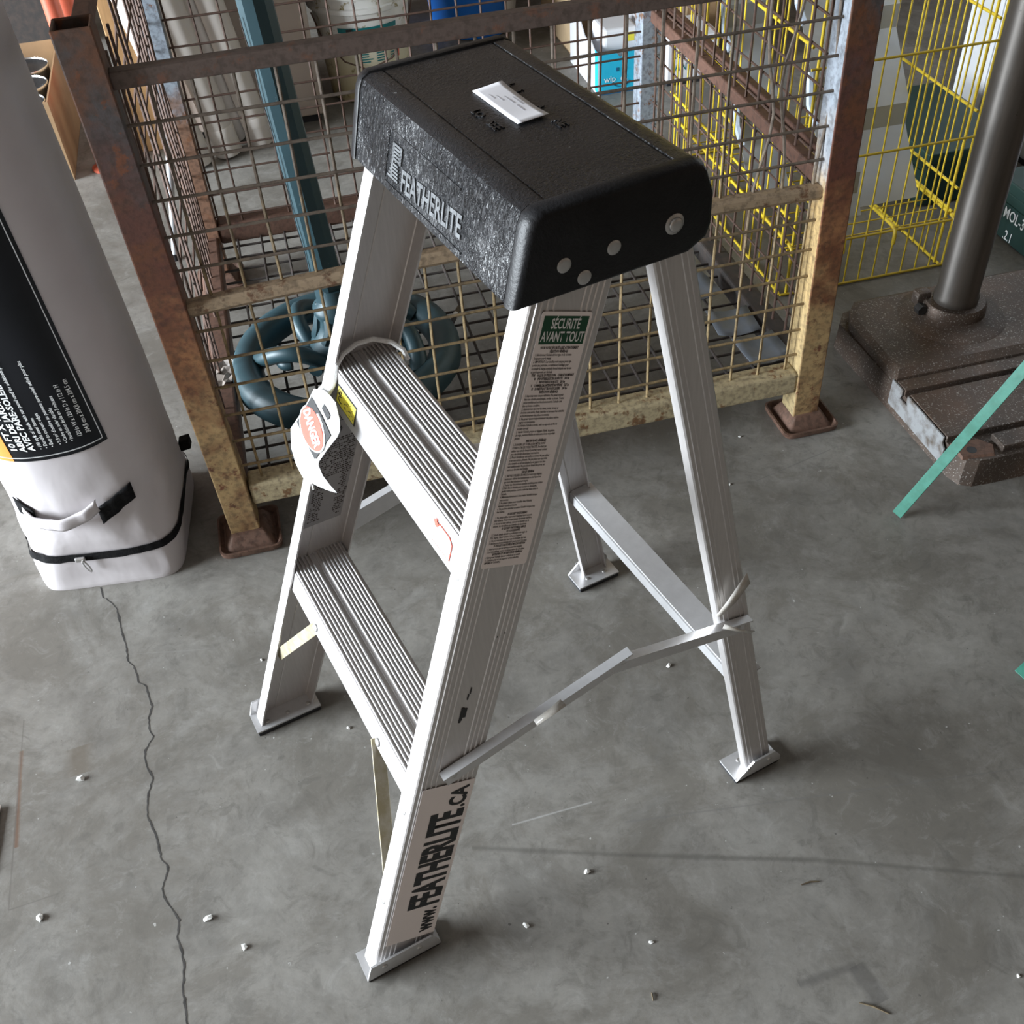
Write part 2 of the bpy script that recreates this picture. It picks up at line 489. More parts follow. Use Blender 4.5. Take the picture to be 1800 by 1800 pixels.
def inst(src, parent, loc=(0, 0, 0), rot=(0, 0, 0)):
    o = src.copy()
    COL.objects.link(o)
    o.parent = parent
    o.location = loc
    o.rotation_euler = rot
    return o


_fonts = {}


PRINTS = {'fine_print', 'small_print', 'faint_print', 'label_print', 'ink_stamp', 'lightning_marks', 'smile_print', 'certification_mark'}


def text(name, body, size, m, parent, org, right, up, xs=1.0, bold=0.0, align='LEFT', ext=0.0, res=2, warp=None, line=1.0, shear=0.0):
    """lettering as a mesh: org is the start of the first baseline, right and up are unit directions (or warp maps (x, y) to a point)"""
    cu = bpy.data.curves.new('lettering', 'FONT')
    cu.body = body
    cu.size = 1
    cu.align_x = align
    cu.offset = bold
    cu.resolution_u = res
    cu.extrude = ext / size if ext else 0
    cu.space_line = line
    cu.shear = shear
    t = bpy.data.objects.new('lettering', cu)
    COL.objects.link(t)
    me = bpy.data.meshes.new_from_object(t)
    COL.objects.unlink(t)
    bpy.data.objects.remove(t)
    bpy.data.curves.remove(cu)
    if warp is None:
        R_, U_ = Vector(right).normalized(), Vector(up).normalized()
        N_ = R_.cross(U_).normalized()
        o_ = Vector(org)
        for q in me.vertices:
            x, y, z = q.co
            q.co = o_ + R_ * (x * size * xs) + U_ * (y * size) + N_ * (z * size)
    else:
        for q in me.vertices:
            q.co = warp(q.co.x * size * xs, q.co.y * size)
    me.name = name
    me.materials.clear()
    me.materials.append(m)
    o = bpy.data.objects.new(name, me)
    COL.objects.link(o)
    o.parent = parent
    return o


def rounded_poly(pts, r, n=4):
    out = []
    m_ = len(pts)
    for i in range(m_):
        p0, p1, p2 = Vector(pts[i - 1]), Vector(pts[i]), Vector(pts[(i + 1) % m_])
        a, b_ = (p0 - p1).normalized() * r, (p2 - p1).normalized() * r
        for k in range(n + 1):
            t = k / n
            out.append(tuple(p1 + a * (1 - t) ** 2 + b_ * t ** 2))
    return out


# ------------------------------------------------------------------ the setting
CA = math.radians(11.5)
CORG = Vector((-.463, 1.283, 0))
C1 = Vector((math.cos(CA), math.sin(CA), 0))
C2 = Vector((-math.sin(CA), math.cos(CA), 0))


def cw(u, v_, z=0):
    """a spot given along the cage's front (u), away from it (v) and up, in the world"""
    return CORG + C1 * u + C2 * v_ + Vector((0, 0, z))


fl = MB()
N_ = 40
fl.sheet([[(-9 + 16 * i / N_, -4 + 11 * j / N_, 0) for i in range(N_ + 1)] for j in range(N_ + 1)])
floor = tag(fl.build('floor', FLOOR, smooth=0), kind='structure')
# the crack: a thin ragged strip
CR = [(-0.6678, 1.191), (-0.6577, 1.1682), (-0.6482, 1.1619), (-0.6323, 1.1443), (-0.6223, 1.1197), (-0.6103, 1.0878), (-0.599, 1.0618), (-0.5913, 1.0342), (-0.5795, 1.0235), (-0.5655, 0.9916), (-0.5551, 0.986), (-0.5373, 0.9458), (-0.5385, 0.9261), (-0.5327, 0.9039), (-0.5254, 0.8939), (-0.5328, 0.8681), (-0.5265, 0.8471), (-0.5126, 0.8239), (-0.5145, 0.7928), (-0.5078, 0.7638), (-0.4929, 0.7387), (-0.4778, 0.7017), (-0.467, 0.6904), (-0.468, 0.6751), (-0.4703, 0.6617), (-0.4627, 0.6461), (-0.4399, 0.6184), (-0.4406, 0.5978), (-0.4329, 0.5832), (-0.4257, 0.5644), (-0.4231, 0.5492), (-0.4223, 0.5345), (-0.4101, 0.4937), (-.40, .44)]
pts = []
for a, b_ in zip(CR[:-1], CR[1:]):
    a, b_ = Vector((*a, 0)), Vector((*b_, 0))
    k = max(2, int((b_ - a).length / .004))
    for i in range(k):
        p = a.lerp(b_, i / k)
        pts.append(p + Vector((noise.noise(p * 160), noise.noise(p * 160 + Vector((9, 3, 1))), 0)) * .0016)
ck = MB()
for i, p in enumerate(pts):
    w = .0007 + .0014 * abs(noise.noise(p * 55)) + (.0006 if i % 9 == 0 else 0)
    ck.v += [(p.x - w, p.y, .0003), (p.x + w, p.y + .0003, .0003)]
ck.f = [(2 * i, 2 * i + 1, 2 * i + 3, 2 * i + 2) for i in range(len(pts) - 1)]
ck.mi = [0] * len(ck.f)
ck.build('crack', CRACKM, floor, smooth=0)
for nm, c0, h1, h2 in (('wall_back', (-.6, 4.6), 6.3, .08), ('wall_right', (5.7, .3), .08, 4.4), ('wall_front', (-.6, -4.0), 6.3, .08)):
    tag(MB().obox((c0[0], c0[1], 2.3), (h1, 0, 0), (0, h2, 0), (0, 0, 2.3)).build(nm, WALLM, smooth=0), kind='structure')
# the wall with the open loading door that lights the room
wl = MB()
wl.obox((-6.8, 3.4, 2.3), (.08, 0, 0), (0, 1.2, 0), (0, 0, 2.3))
wl.obox((-6.8, -3.0, 2.3), (.08, 0, 0), (0, 1.0, 0), (0, 0, 2.3))
wl.obox((-6.8, .1, 4.1), (.08, 0, 0), (0, 2.1, 0), (0, 0, .5))
tag(wl.build('wall_left', WALLM, smooth=0), kind='structure')
tag(MB().obox((-.6, .3, 4.68), (6.4, 0, 0), (0, 4.5, 0), (0, 0, .08)).build('ceiling', CEILM, smooth=0), kind='structure')

# ------------------------------------------------------------------ step ladder
LO = Vector((-.29386, .71989, 0))           # middle between the outer corners of the front feet
LZ = math.radians(115.5584 - 180)
lad = thing('step_ladder', 'aluminium two-step ladder with a black plastic top cap, standing alone on the concrete', 'ladder', LO, LZ)


def RX(z): return .211 - .0656 * z          # outer face of the rails from the middle, by height
def FY(z): return .001 + .351 * z           # front edge of the front rails
def BY(z): return .5397 - .192 * z           # front edge of the rear rails


def rib_profile(depth, fl_w, ribs, th=.0022, rib_h=.0011, rw=.0028):
    """open channel: flange, ribbed web, flange; n is inward from the outer face, d runs backward"""
    out = [(fl_w, 0), (.0035, 0), (.0012, .0006), (.0, .0022)]
    for r in ribs:
        out += [(0, r - rw / 2), (-rib_h, r - rw / 4), (-rib_h, r + rw / 4), (0, r + rw / 2)]
    out += [(0, depth - .0022), (.0012, depth - .0006), (.0035, depth), (fl_w, depth), (fl_w, depth - th), (th + .001, depth - th), (th, depth - th - .001)]
    for g in (depth * .36, depth * .64):
        out += [(th, g + .0012), (th - .0006, g), (th, g - .0012)] if g == depth * .36 else []
    out += [(th, th + .001), (th + .001, th), (fl_w, th)]
    return out


FR_PROF = rib_profile(.0765, .0235, (.0075, .0125, .0185, .0245, .052, .0575, .063, .0690))
RR_PROF = rib_profile(.0405, .0125, (.0070, .0125, .0280, .0335), rw=.0026)


def rail(name, side, prof, Y, z0, z1, fix=None):
    rings = []
    for z in (z0, z1):
        rings.append([(side * (RX(z) - n), Y(z) + d, z) for n, d in prof])
    o = MB().loft(rings).build(name, ALU, lad, smooth=25)
    return o


for sd in (1, -1):
    rail('front_rail', sd, FR_PROF, FY, .004, .802)
    rail('rear_rail', sd, RR_PROF, BY, .006, .815)


def rivet_mesh(r=.0048, h=.0016):
    return MB().lathe([(0, h), (r * .55, h), (r * .85, h * .8), (r, h * .35), (r, 0)], 18)


def rivet(pos, nrm, r, parent, name='rivet', m=RIVET, h=.0016):
    q = Vector(nrm).to_track_quat('Z', 'Y')
    mb = rivet_mesh(r, h)
    mb.v = [tuple(q @ Vector(p) + Vector(pos)) for p in mb.v]
    return mb.build(name, m, parent, smooth=50)


# steps
def step(zt, skirt_h, slope, yf, depth):
    prof = []
    pitch, rw, rh = .0046, .0013, .0030
    yb = yf + depth
    # outer top, front to back
    prof.append((yf - skirt_h * slope, zt - skirt_h))
    prof.append((yf - .001 * slope, zt - .002))
    y = yf + .0012
    def ribs(y, n):
        for k in range(n):
            prof.extend([(y, zt - rh), (y + .0001, zt - .0010), (y + .0009, zt), (y + .0009 + rw * .6, zt), (y + .0013 + rw, zt - .0008), (y + .0014 + rw, zt - rh)])
            y += pitch
        return y
    y = ribs(y, 6)
    fl_ = yb - 7 * pitch - .0012
    mid = (y + fl_) / 2 - .001
    prof.extend([(mid, zt - rh), (mid + .0003, zt - rh + .0009), (mid + .0008, zt - rh + .0009), (mid + .0011, zt - rh)])
    ribs(fl_, 7)
    prof.append((yb, zt - rh))
    prof.append((yb - .0072, zt - .020))
    t = .0024
    prof.append((yb - t - .0072, zt - .020))
    prof.append((yb - t, zt - rh - t))
    prof.append((yf + t, zt - rh - t))
    prof.append((yf + t - skirt_h * slope, zt - skirt_h))
    rings = []
    for sd in (-1, 1):
        rings.append([(sd * (RX(z) - .0021), y_, z) for y_, z in prof])
    return MB().loft(rings).build('step', ALU_STEP, lad, smooth=15)


st1 = step(.566, .057, .13, .2024, .0695)
st2 = step(.2866, .0295, .30, .1042, .0695)
for x in (-.0885, .0997):
    rivet((x, .1042 - .022 * .30 - .0004, .2650), (0, -1, .3), .0052, st2)
for sd, z in ((-1, .537), (-1, .2575), (-1, .1334), (1, .5368), (1, .2515), (1, .1175)):
    rivet((sd * (RX(z) - .0125), FY(z) - .0001, z), (0, -1, .351), .0048, lad, h=.0010)

# knee braces under the lower step
for sd in (-1, 1):
    p0 = Vector((sd * .092, .100, .262))
    p1 = Vector((sd * .186, .056, .135))
    dd = (p1 - p0).normalized()
    sdv = (Vector((0, 1, 0)) - dd * dd.y).normalized() if sd > 0 else dd.cross(Vector((0, 1, .3))).normalized()
    nn = dd.cross(sdv).normalized()
    MB().obox((p0 + p1) / 2, dd * (p1 - p0).length / 2, sdv * .0075, nn * .0012).build('knee_brace', BRASS, lad, smooth=0, bev=.0006)

# feet: bent plate outside and under the rail, rubber pad below
for sd in (1, -1):
    for (y0, y1, front) in ((-.004, .090, True), (.518, .589, False)):
        xo = .2133
        th = .0025
        f = MB()
        # base plate, reaching inward
        f.box(sd * (xo - .0345) if sd > 0 else sd * xo, sd * xo if sd > 0 else sd * (xo - .0345), y0, y1, .007, .007 + th)
        # upright outer flange, clipped corners
        if front:
            poly = [(y0, .007), (y1, .007), (y1 - .004, .020), (y1 - .010, .0325), (y0 + .008, .0325)]
        else:
            poly = [(y0, .007), (y1, .007), (y1 - .001, .016), (y1 - .012, .033), (y0 + .026, .033)]
        r0 = [(sd * xo, y, z) for y, z in poly]
        r1 = [(sd * (xo + th), y, z) for y, z in poly]
        f.loft([r0, r1])
        ft = f.build('foot', ALU_BRIGHT, lad, smooth=20)
        MB().box(min(sd * (xo + .001), sd * (xo - .0345)), max(sd * (xo + .001), sd * (xo - .0345)), y0 + .001, y1 - .001, 0, .007).build('rubber_pad', RUBBER, ft, smooth=0, bev=.0008)
        for k in (.25, .72):
            yy = y0 + (y1 - y0) * k
            rivet((sd * (xo + th), yy, .0225), (sd, 0, 0), .0034, ft)
        for k in ((.2, .52, .84) if front else (.3, .72)):
            rivet((sd * (xo - .022), y0 + (y1 - y0) * k, .007 + th), (0, 0, 1), .0032, ft)

# rear cross bar: angle between the rear rails
zb = .200
cb = MB()
xa = RX(zb) - .003
yb_ = .5125
prof = [(0, 0), (.034, .004), (.034, .0062), (.0022, .0022), (.0022, -.016), (0, -.016)]
cb.loft([[(-xa, yb_ + p, zb + q) for p, q in prof], [(xa, yb_ + p, zb + q) for p, q in prof]])
cb.build('rear_crossbar', ALU_BRIGHT, lad, smooth=15)

# spreaders: two hinged angle links on each side
for sd in (1, -1):
    def sp(v0, z0, v1, z1, xo0, xo1, nm, h=.027, outw=.011):
        p0, p1 = Vector((0, v0, z0)), Vector((0, v1, z1))
        d_ = (p1 - p0).normalized()
        w_ = Vector((0, -d_.z, d_.y))
        th = .002
        # section in (outward, along w): upright leaf with a lip folded outward at the top and a small return
        sec = [(0, 0), (0, -h), (th, -h), (th, -.0085), (th + .0015, -.0078), (th + .0015, -.0055), (th, -.0045), (th, -th), (outw, -th), (outw, 0)]
        rg = []
        for p, xo in ((p0, xo0), (p1, xo1)):
            rg.append([(sd * (RX(p.z) + xo + o_), p.y + w_.y * q, p.z + w_.z * q) for o_, q in sec])
        return MB().loft(rg).build(nm, ALU_BRIGHT, lad, smooth=10)
    s1 = sp(.131, .3035, .356, .360, .0015, .003, 'spreader_bar')
    s2 = sp(.342, .355, .5155, .3175, .0035, .0015, 'spreader_bar', h=.026, outw=.0105)
    rivet((sd * (RX(.345) + .006), .350, .344), (sd, 0, 0), .0045, s2)
    rivet((sd * (RX(.295) + .004), .145, .293), (sd, 0, 0), .0042, s1)
    rivet((sd * (RX(.30) + .004), .500, .308), (sd, 0, 0), .0042, s2)

# scraps of clear tape stuck at the near spreader joint
tp = MB()
tp.sheet([[(.192, .470, .3425), (.1945, .474, .341)], [(.1945, .481, .362), (.196, .492, .356)], [(.196, .5015, .397), (.1965, .508, .378)]])
tp.build('tape_strip', TAPE, lad, smooth=40, solid=.0004)
tp = MB()
tp.sheet([[(.2050, .472, .3405), (.2050, .470, .3345)], [(.2090, .494, .322), (.2085, .494, .317)], [(.2030, .520, .298), (.2025, .515, .2965)]])
tp.build('tape_strip', TAPE, lad, smooth=40, solid=.0004)
tp = MB()
tp.sheet([[(.205, .235, .3345), (.2125, .235, .3345)], [(.204, .255, .3398), (.2128, .256, .3397)], [(.203, .268, .3448), (.2115, .270, .3430)]])
tp.build('tape_strip', TAPE, lad, smooth=40, solid=.0004)

# top cap: ribbed body, two smooth end pieces
def cap_outline(g=0.0, simple=False):
    o = [(.2610 - g, .787 - g), (.2765 - g, .8495), (.2800 - g * .7, .8565 + g * .5), (.2868, .8602 + g)]
    if not simple:
        o += [(.2985, .8602 + g), (.2992, .8590), (.3006, .8590), (.3012, .8598)]
        o += [(.4105, .8598), (.4112, .8590), (.4126, .8590), (.4132, .8602)]
    o += [(.4245, .8602 + g), (.4310 + g * .7, .8572 + g * .5), (.4345 + g, .852), (.4420 + g, .832), (.4420 + g, .806), (.4385 + g * .7, .795), (.4220, .787 - g)]
    return o


cap = MB()
po = cap_outline()
rings = [[(x, y, z) for y, z in po] for x in (-.1474, .1474)]
cap.loft(rings)
capo = cap.build('top_cap', CAP, lad, smooth=30)
for sd in (-1, 1):
    e = MB()
    po = cap_outline(.0013, True)
    cy_, cz_ = .352, .823
    rg = []
    for x, k in ((.1460, .94), (.1486, .965), (.1492, .995), (.1500, 1.0), (.1550, 1.0), (.1605, .98), (.1638, .945), (.1650, .89)):
        rg.append([(sd * x, cy_ + (y - cy_) * (1 - (1 - k) * .75), cz_ + (z - cz_) * k) for y, z in po])
    e.loft(rg)
    eo = e.build('end_plate', CAP_END, capo, smooth=50)
    for y, z, r in ((.349, .814, .0062), (.305, .813, .0062), (.3225, .797, .0062)):
        rivet((sd * .1648, y, z), (sd, 0, 0), r, eo, h=.0012)
    rivet((sd * .1648, .404, .817), (sd, 0, 0), .0088, eo, h=.0018)
    rivet((sd * .1666, .404, .817), (sd, 0, 0), .0062, eo, h=.0022)

NF = Vector((0, -.9692, .2463))              # outward normal of the cap's front face
UF = Vector((0, .2463, .9692))


def capf(x, s, off=.0):
    return Vector((x, .2610, .787)) + UF * s + NF * off


# moulded panel line around the lettering
for a, b_ in (((-.080, .0095), (-.0785, .053)), ((-.0785, .053), (.060, .053)), ((-.080, .006), (.074, .006))):
    p0, p1 = capf(*a, .0), capf(*b_, .0)
    d_ = (p1 - p0)
    MB().obox((p0 + p1) / 2, d_ / 2, d_.normalized().cross(NF) * .0008, NF * .0009).build('panel_ridge', CAP, capo, smooth=0)
tl_r = (Vector((1, 0, 0)) + UF * .055).normalized()
tl_u = (UF - Vector((1, 0, 0)) * .055).normalized()
text('raised_lettering', 'FEATHERLITE', .0262, CAP_LETTER, capo, capf(-.0455, .0105, .0006), tl_r, tl_u, xs=.745, bold=.022, ext=.0007, res=3)
lg = MB()
for k in range(5):
    lg.obox(capf(-.0580, .0440 - k * .0031, .0008), (.0095, 0, 0), UF * .0010, NF * .0008)
for k in range(5):
    lg.obox(capf(-.0600 - .0006 * k, .0270 - k * .0031, .0008), (.0060 + .0012 * k, 0, 0), UF * .0010, NF * .0008)
lg.obox(capf(-.0655, .0300, .0008), (.0018, 0, 0), UF * .0150, NF * .0008)
lg.obox(capf(-.0505, .0375, .0008), (.0016, 0, 0), UF * .0075, NF * .0008)
lg.build('raised_emblem', CAP_LETTER, capo, smooth=0)
for bd, x, y, sz in (('LO', -.021, .3265, .012), ('SEE', .006, .3265, .0125), ('NE', .034, .3725, .0125), ('L', -.052, .3785, .009), ('S', -.036, .3785, .009), ('A', .002, .3765, .009)):
    text('raised_lettering', bd, sz, CAP, capo, (x, y - .002, .8600), (1, 0, 0), (0, 1, 0), xs=1.0, bold=.02, ext=.0008, res=2)

# curled price label on the cap
g = []
for i in range(13):
    a = i / 12
    row = []
    for j in range(7):
        b2 = j / 6
        x = -.0560 + .082 * a
        y = .3440 + .0295 * b2
        lift = .0008 + .006 * max(0, a - .72) ** 1.3 * (0.4 + b2) + .002 * (1 - a) ** 4 * b2
        row.append((x, y, .8602 + lift))
    g.append(row)
pl = MB().sheet(g).build('price_label', PAPER, capo, smooth=60, solid=.0003)
ln = MB()
for (x0, x1, y) in ((-.040, -.028, .366), (-.024, -.006, .366), (-.05, -.044, .361), (-.041, -.012, .361), (-.008, .006, .361), (-.036, -.022, .356), (-.046, -.03, .352)):
    ln.box(x0, x1, y, y + .0016, .86135, .8614)
ln.build('faint_print', INK_FAINT, pl, smooth=0)


# stickers on the near web
UPV = Vector((-.0656, .351, 1)).normalized()
RTV = Vector((.0230, 1, -.351)).normalized()


def web(z, d, out=0.0):
    return Vector((RX(z) + out, FY(z) + d, z))


def websheet(name, z0, z1, d0, d1, out, m, parent, r=.003):
    """flat sticker: z0..z1 measured at the front edge, square to the rail"""
    o = web(z0, 0, out)
    L_ = (z1 - z0) * 1.062
    c_ = 1 / 1.06
    pts_ = rounded_poly([(d0 * c_, 0), (d1 * c_, 0), (d1 * c_, L_), (d0 * c_, L_)], r)
    rg = [[o + RTV * p + UPV * q + Vector((k, 0, 0)) for p, q in pts_] for k in (0, .0003)]
    return MB().loft(rg).build(name, m, parent, smooth=0)


def wpt(z0, t, s, out):
    """spot on a sticker: t across from the rail's front, s along it from height z0"""
    return web(z0, 0, out) + RTV * (t / 1.06) + UPV * s


SZ0, SZ1 = .5515, .7815
stk = websheet('safety_sticker', SZ0, SZ1, .0135, .0635, .0013, PAPER_GREY, lad)
Ls = (SZ1 - SZ0) * 1.062
hd = [(.0165, Ls - .0275), (.0610, Ls - .0275), (.0610, Ls - .0035), (.0165, Ls - .0035)]
MB().loft([[wpt(SZ0, p, q, .00165) for p, q in hd], [wpt(SZ0, p, q, .00175) for p, q in hd]]).build('green_header', INK_GREEN, stk, smooth=0)
text('header_text', 'SÉCURITÉ', .0122, INK_WHITE, stk, wpt(SZ0, .0390, Ls - .0140, .0020), RTV, UPV, xs=.52, bold=.02, align='CENTER', res=3)
text('header_text', 'AVANT TOUT', .0122, INK_WHITE, stk, wpt(SZ0, .0388, Ls - .0250, .0020), RTV, UPV, xs=.52, bold=.02, align='CENTER', res=3)
FINE = """
#POUR VOTRE SÉCURITÉ, LISEZ ATTENTIVEMENT
#SÉLECTION GÉNÉRALE
1. Sélectionnez l'échelle du bon type et de la bonne
longueur pour le travail.
2. IMPORTANT: Les échelles sont conçues pour sup-
porter une personne, le matériel et l'outillage pour
accomplir la charge nominale lorsqu'indiquée sur la mise
en garde apposée sur l'échelle.
#TYPE    VALEUR D'UTILISATION    CHARGE NOMINALE
#IA    INDUSTRIELLE EXTRA ROBUSTE    300 lbs
#I    INDUSTRIELLE ROBUSTE    250 lbs
#II    COMMERCIAL INTENSITÉ MOYENNE    225 lbs
#III    DOMESTIQUE TRAVAUX LÉGERS    200 lbs
#INSPECTION GÉNÉRALE
1. Inspectez avant chaque utilisation. Ne jamais monter
dans une échelle endommagée, tordue ou brisée. Toutes
pièces mobiles en bon fonctionnement de l'échelle doit
être en bonne condition.
2. Assurez-vous que tous les rivets, joints, écrous et
boulons sont serrés. Pieds, marches et barreaux bien attachés
au fonctionnement des pièces mouvantes.
3. Ne jamais réparer temporairement des pièces endom-
magées ou manquantes.
4. Détruire l'échelle si brisée, usée ou exposée au feu ou
produit corrosif.
5. Garder l'échelle propre et dégagée d'huile, de graisse,
de neige, peinture fraîche et toute autre boue ou produit
glissant.
#MISE EN PLACE GÉNÉRALE
1. DANGER: LES ÉCHELLE EN MÉTAL SONT
CONDUCTRICES D'ÉLECTRICITÉ. Il ne faut pas
utiliser une échelle lorsqu'il pourrait y avoir contact
avec des circuits électriques sous tension.
2. Placer l'échelle sur une surface à niveau. Ne pas utiliser
si sur une surface glissante. Ne pas placer sur une boîte
bloc instable ou sur un échafaud pour gagner une hau-
teur additionnelle. Ne pas placer devant une porte qui
ouvre en direction de l'échelle.
#USAGE GÉNÉRAL
1. NE PAS UTILISER L'ÉCHELLE si vous vous fatiguez
facilement, utilisez des médicaments ou de l'alcool ou
que vous êtes physiquement inapte.
2. Porter des chaussures à semelles antidérapantes sèches.
3. Faire face à l'échelle pour monter ou descendre,
garder votre poitrine centrée entre les deux côtés de
l'échelle.
4. Maintenez fermement à deux mains l'échelle lorsque
vous montez.
5. Ne jamais s'étirer pour travailler dans l'échelle,
déplacer l'échelle au besoin.
6. Ne pas faire marcher ou sauter l'échelle lorsque vous
êtes dessus.
#SI CECI EST UN ESCABEAU
1. Ne jamais utiliser sans avoir l'écarteur barré en posi-
tion ouverte. Vous n'essayez jamais de monter derrière.
2. Ne pas se tenir debout, s'asseoir ou monter sur la
tablette, les étrésillons ou à l'arrière de l'escabeau.
#SI CECI EST UNE ÉCHELLE SIMPLE
#OU COULISSANTE
1. L'échelle simple devrait se positionner à un angle de
75½ degrés. Placer la base à 1/4 de la longueur.
2. Ne pas vous tenir plus haut que le troisième barreau.
3. Assurez un chevauchement de 3 pieds jusqu'à 36 pieds.
#SI CECI EST UNE ÉCHELLE MULTI-POSITION
1. Assurez-vous que les verrous soient bien engagés.
2. Lorsque utilisée comme escabeau, suivre les directives
#ENTRETIEN ET ENTREPOSAGE GÉNÉRALE
1. Entreposer l'échelle dans un endroit sec et ventilé.
2. L'échelle à plat sur des supports et bien attachée.
IMPRIMÉ AU CANADA""".strip().split('\n')
lp = (Ls - .0320) / (len(FINE) + .5)
body = '\n'.join('' if q.startswith('#') else q for q in FINE)
head = '\n'.join(q[1:] if q.startswith('#') else '' for q in FINE)
text('fine_print', body, lp * 1.02, INK_BROWN, stk, wpt(SZ0, .0158, Ls - .0315, .0019), RTV, UPV, xs=.545, bold=.02, res=1, line=1 / 1.02)
text('fine_print', head, lp * 1.02, INK_BROWN, stk, wpt(SZ0, .0388, Ls - .0315, .0019), RTV, UPV, xs=.545, bold=.04, align='CENTER', res=1, line=1 / 1.02)

WZ0, WZ1 = .0535, .2905
wst = websheet('website_sticker', WZ0, WZ1, .0085, .0735, .0013, PAPER_GREY, lad, .001)
Lw = (WZ1 - WZ0) * 1.062
text('sticker_text', 'FEATHERLITE', .0520, INK, wst, wpt(WZ0, .0665, .0545, .0019), UPV, -RTV, xs=.505, bold=.042, res=3)
text('sticker_text', 'www.', .0285, INK, wst, wpt(WZ0, .0665, .0085, .0019), UPV, -RTV, xs=.60, bold=.04, res=3)
text('sticker_text', '.CA', .0270, INK, wst, wpt(WZ0, .0665, .2125, .0019), UPV, -RTV, xs=.74, bold=.04, res=3)
# black stamp marks lower on the web
sm = MB()
for (z, d, a, w) in ((.372, .0345, .0085, .0016), (.3720, .0380, .006, .0016), (.392, .037, .0035, .0006), (.399, .0385, .004, .0005), (.3635, .034, .002, .0012), (.300, .0285, .003, .0005), (.455, .0530, .0009, .0009), (.455, .0575, .0009, .0009), (.455, .0625, .0009, .0009)):
    o_ = web(z, d, .0005)
    sm.obox(o_, UPV * a, RTV * w, Vector((.0003, 0, 0)))
sm.build('ink_stamp', INK, lad, smooth=0)


# yellow and maple stickers on the upper skirt
def skirt(x, z, off=.0):
    return Vector((x, .2024 - (.566 - z) * .13 - .0002 - off, z))


yq = [(-.1447, .5505), (-.0924, .5507), (-.1030, .5214), (-.1557, .5228)]
ys = MB().loft([[skirt(x, z, .0002) for x, z in yq], [skirt(x, z, .0005) for x, z in yq]]).build('certification_sticker', INK, lad, smooth=0)
cxm = sum(x for x, z in yq) / 4; czm = sum(z for x, z in yq) / 4
yi = [(cxm + (x - cxm) * .93, czm + (z - czm) * .88) for x, z in yq]
MB().loft([[skirt(x, z, .0006) for x, z in yi], [skirt(x, z, .0007) for x, z in yi]]).build('yellow_panel', INK_YELLOW, ys, smooth=0)
mk = MB()
for k in range(26):
    x = -.128 + random.random() * .026; z = .527 + random.random() * .018
    mk.obox(skirt(x + (z - .535) * .35, z, .0008), (.0009, 0, 0), (0, .0001, .0004), (0, .0001, 0))
mk.build('small_print', INK_BROWN, ys, smooth=0)
cm = MB()
for cxx, czz, r_, a0, a1 in ((-.1385, .5420, .0042, .6, 5.2), (-.1385, .5420, .0020, 0, 6.2), (-.1395, .5330, .0036, 2.2, 5.6)):
    pth = [skirt(cxx + r_ * 1.3 * math.cos(a0 + (a1 - a0) * i / 14), czz + r_ * math.sin(a0 + (a1 - a0) * i / 14), .0009) for i in range(15)]
    cm.tube(pth, .0006, 4)
cm.build('certification_mark', INK_BROWN, ys, smooth=0)

mq = [(.0985, .5420), (.1090, .5500), (.1290, .5500), (.1345, .5440), (.1290, .5205), (.0935, .5190)]
mcx, mcz = sum(x for x, z in mq) / 6, sum(z for x, z in mq) / 6
mq_in = [(mcx + (x - mcx) * .93, mcz + (z - mcz) * .91) for x, z in mq]
ms_ = MB().loft([[skirt(x, z, .0002) for x, z in mq], [skirt(x, z, .0005) for x, z in mq]]).build('origin_sticker', INK_RED, lad, smooth=0)
MB().loft([[skirt(x, z, .0006) for x, z in mq_in], [skirt(x, z, .0007) for x, z in mq_in]]).build('white_panel', CARDTAG, ms_, smooth=0)
leaf = [(0, -1), (.12, -.55), (.55, -.62), (.45, -.4), (.95, 0), (.75, .08), (.85, .42), (.5, .3), (.45, .5), (.2, .3), (.3, .85), (.14, .75), (0, 1.15)]
leaf = leaf + [(-x, z) for x, z in reversed(leaf[1:-1])]
lq = [(.1020 + x * .0058, .5465 + z * .0062) for x, z in leaf]
MB().loft([[skirt(x, z, .0008) for x, z in lq], [skirt(x, z, .0010) for x, z in lq]]).build('maple_leaf', INK_RED, ms_, smooth=0)

# grey notice on the inner face of the far rail
def fweb(z, d, inn): return Vector((-(RX(z) - .0022 - inn), FY(z) + d, z))
lab = MB()
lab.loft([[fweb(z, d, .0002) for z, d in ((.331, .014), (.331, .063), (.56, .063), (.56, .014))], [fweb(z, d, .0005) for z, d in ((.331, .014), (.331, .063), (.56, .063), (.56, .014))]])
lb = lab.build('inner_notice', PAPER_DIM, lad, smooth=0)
dash = MB()
z = .3385
while z < .455:
    d = .017
    while d < .059:
        w = random.uniform(.0012, .0042)
        if not (abs(d - .039) < .009 and z < .40) and random.random() < .86:
            dash.obox(fweb(z, d + w / 2, .0007), (0, w / 2.2, 0), (0, .0002, .0007), (.0001, 0, 0))
        d += w + .0009
    z += .0030
z = .478
while z < .53:
    d = .018
    while d < .058:
        w = random.uniform(.0012, .0042)
        dash.obox(fweb(z, d + w / 2, .0007), (0, w / 2.2, 0), (0, .0002, .0007), (.0001, 0, 0))
        d += w + .0009
    z += .003
dash.build('fine_print', INK_BROWN, lb, smooth=0)
bolt = MB()
for d in (.026, .036, .046):
    q = [(.004, .0005), (-.0005, -.001), (.001, .0002), (-.005, .0008), (.0005, .002), (-.001, .001)]
    bolt.loft([[fweb(.4665 + a, d + b2 * 1.3, .0006) for a, b2 in q], [fweb(.4665 + a, d + b2 * 1.3, .0009) for a, b2 in q]])
bolt.build('lightning_marks', INK, lb, smooth=0)

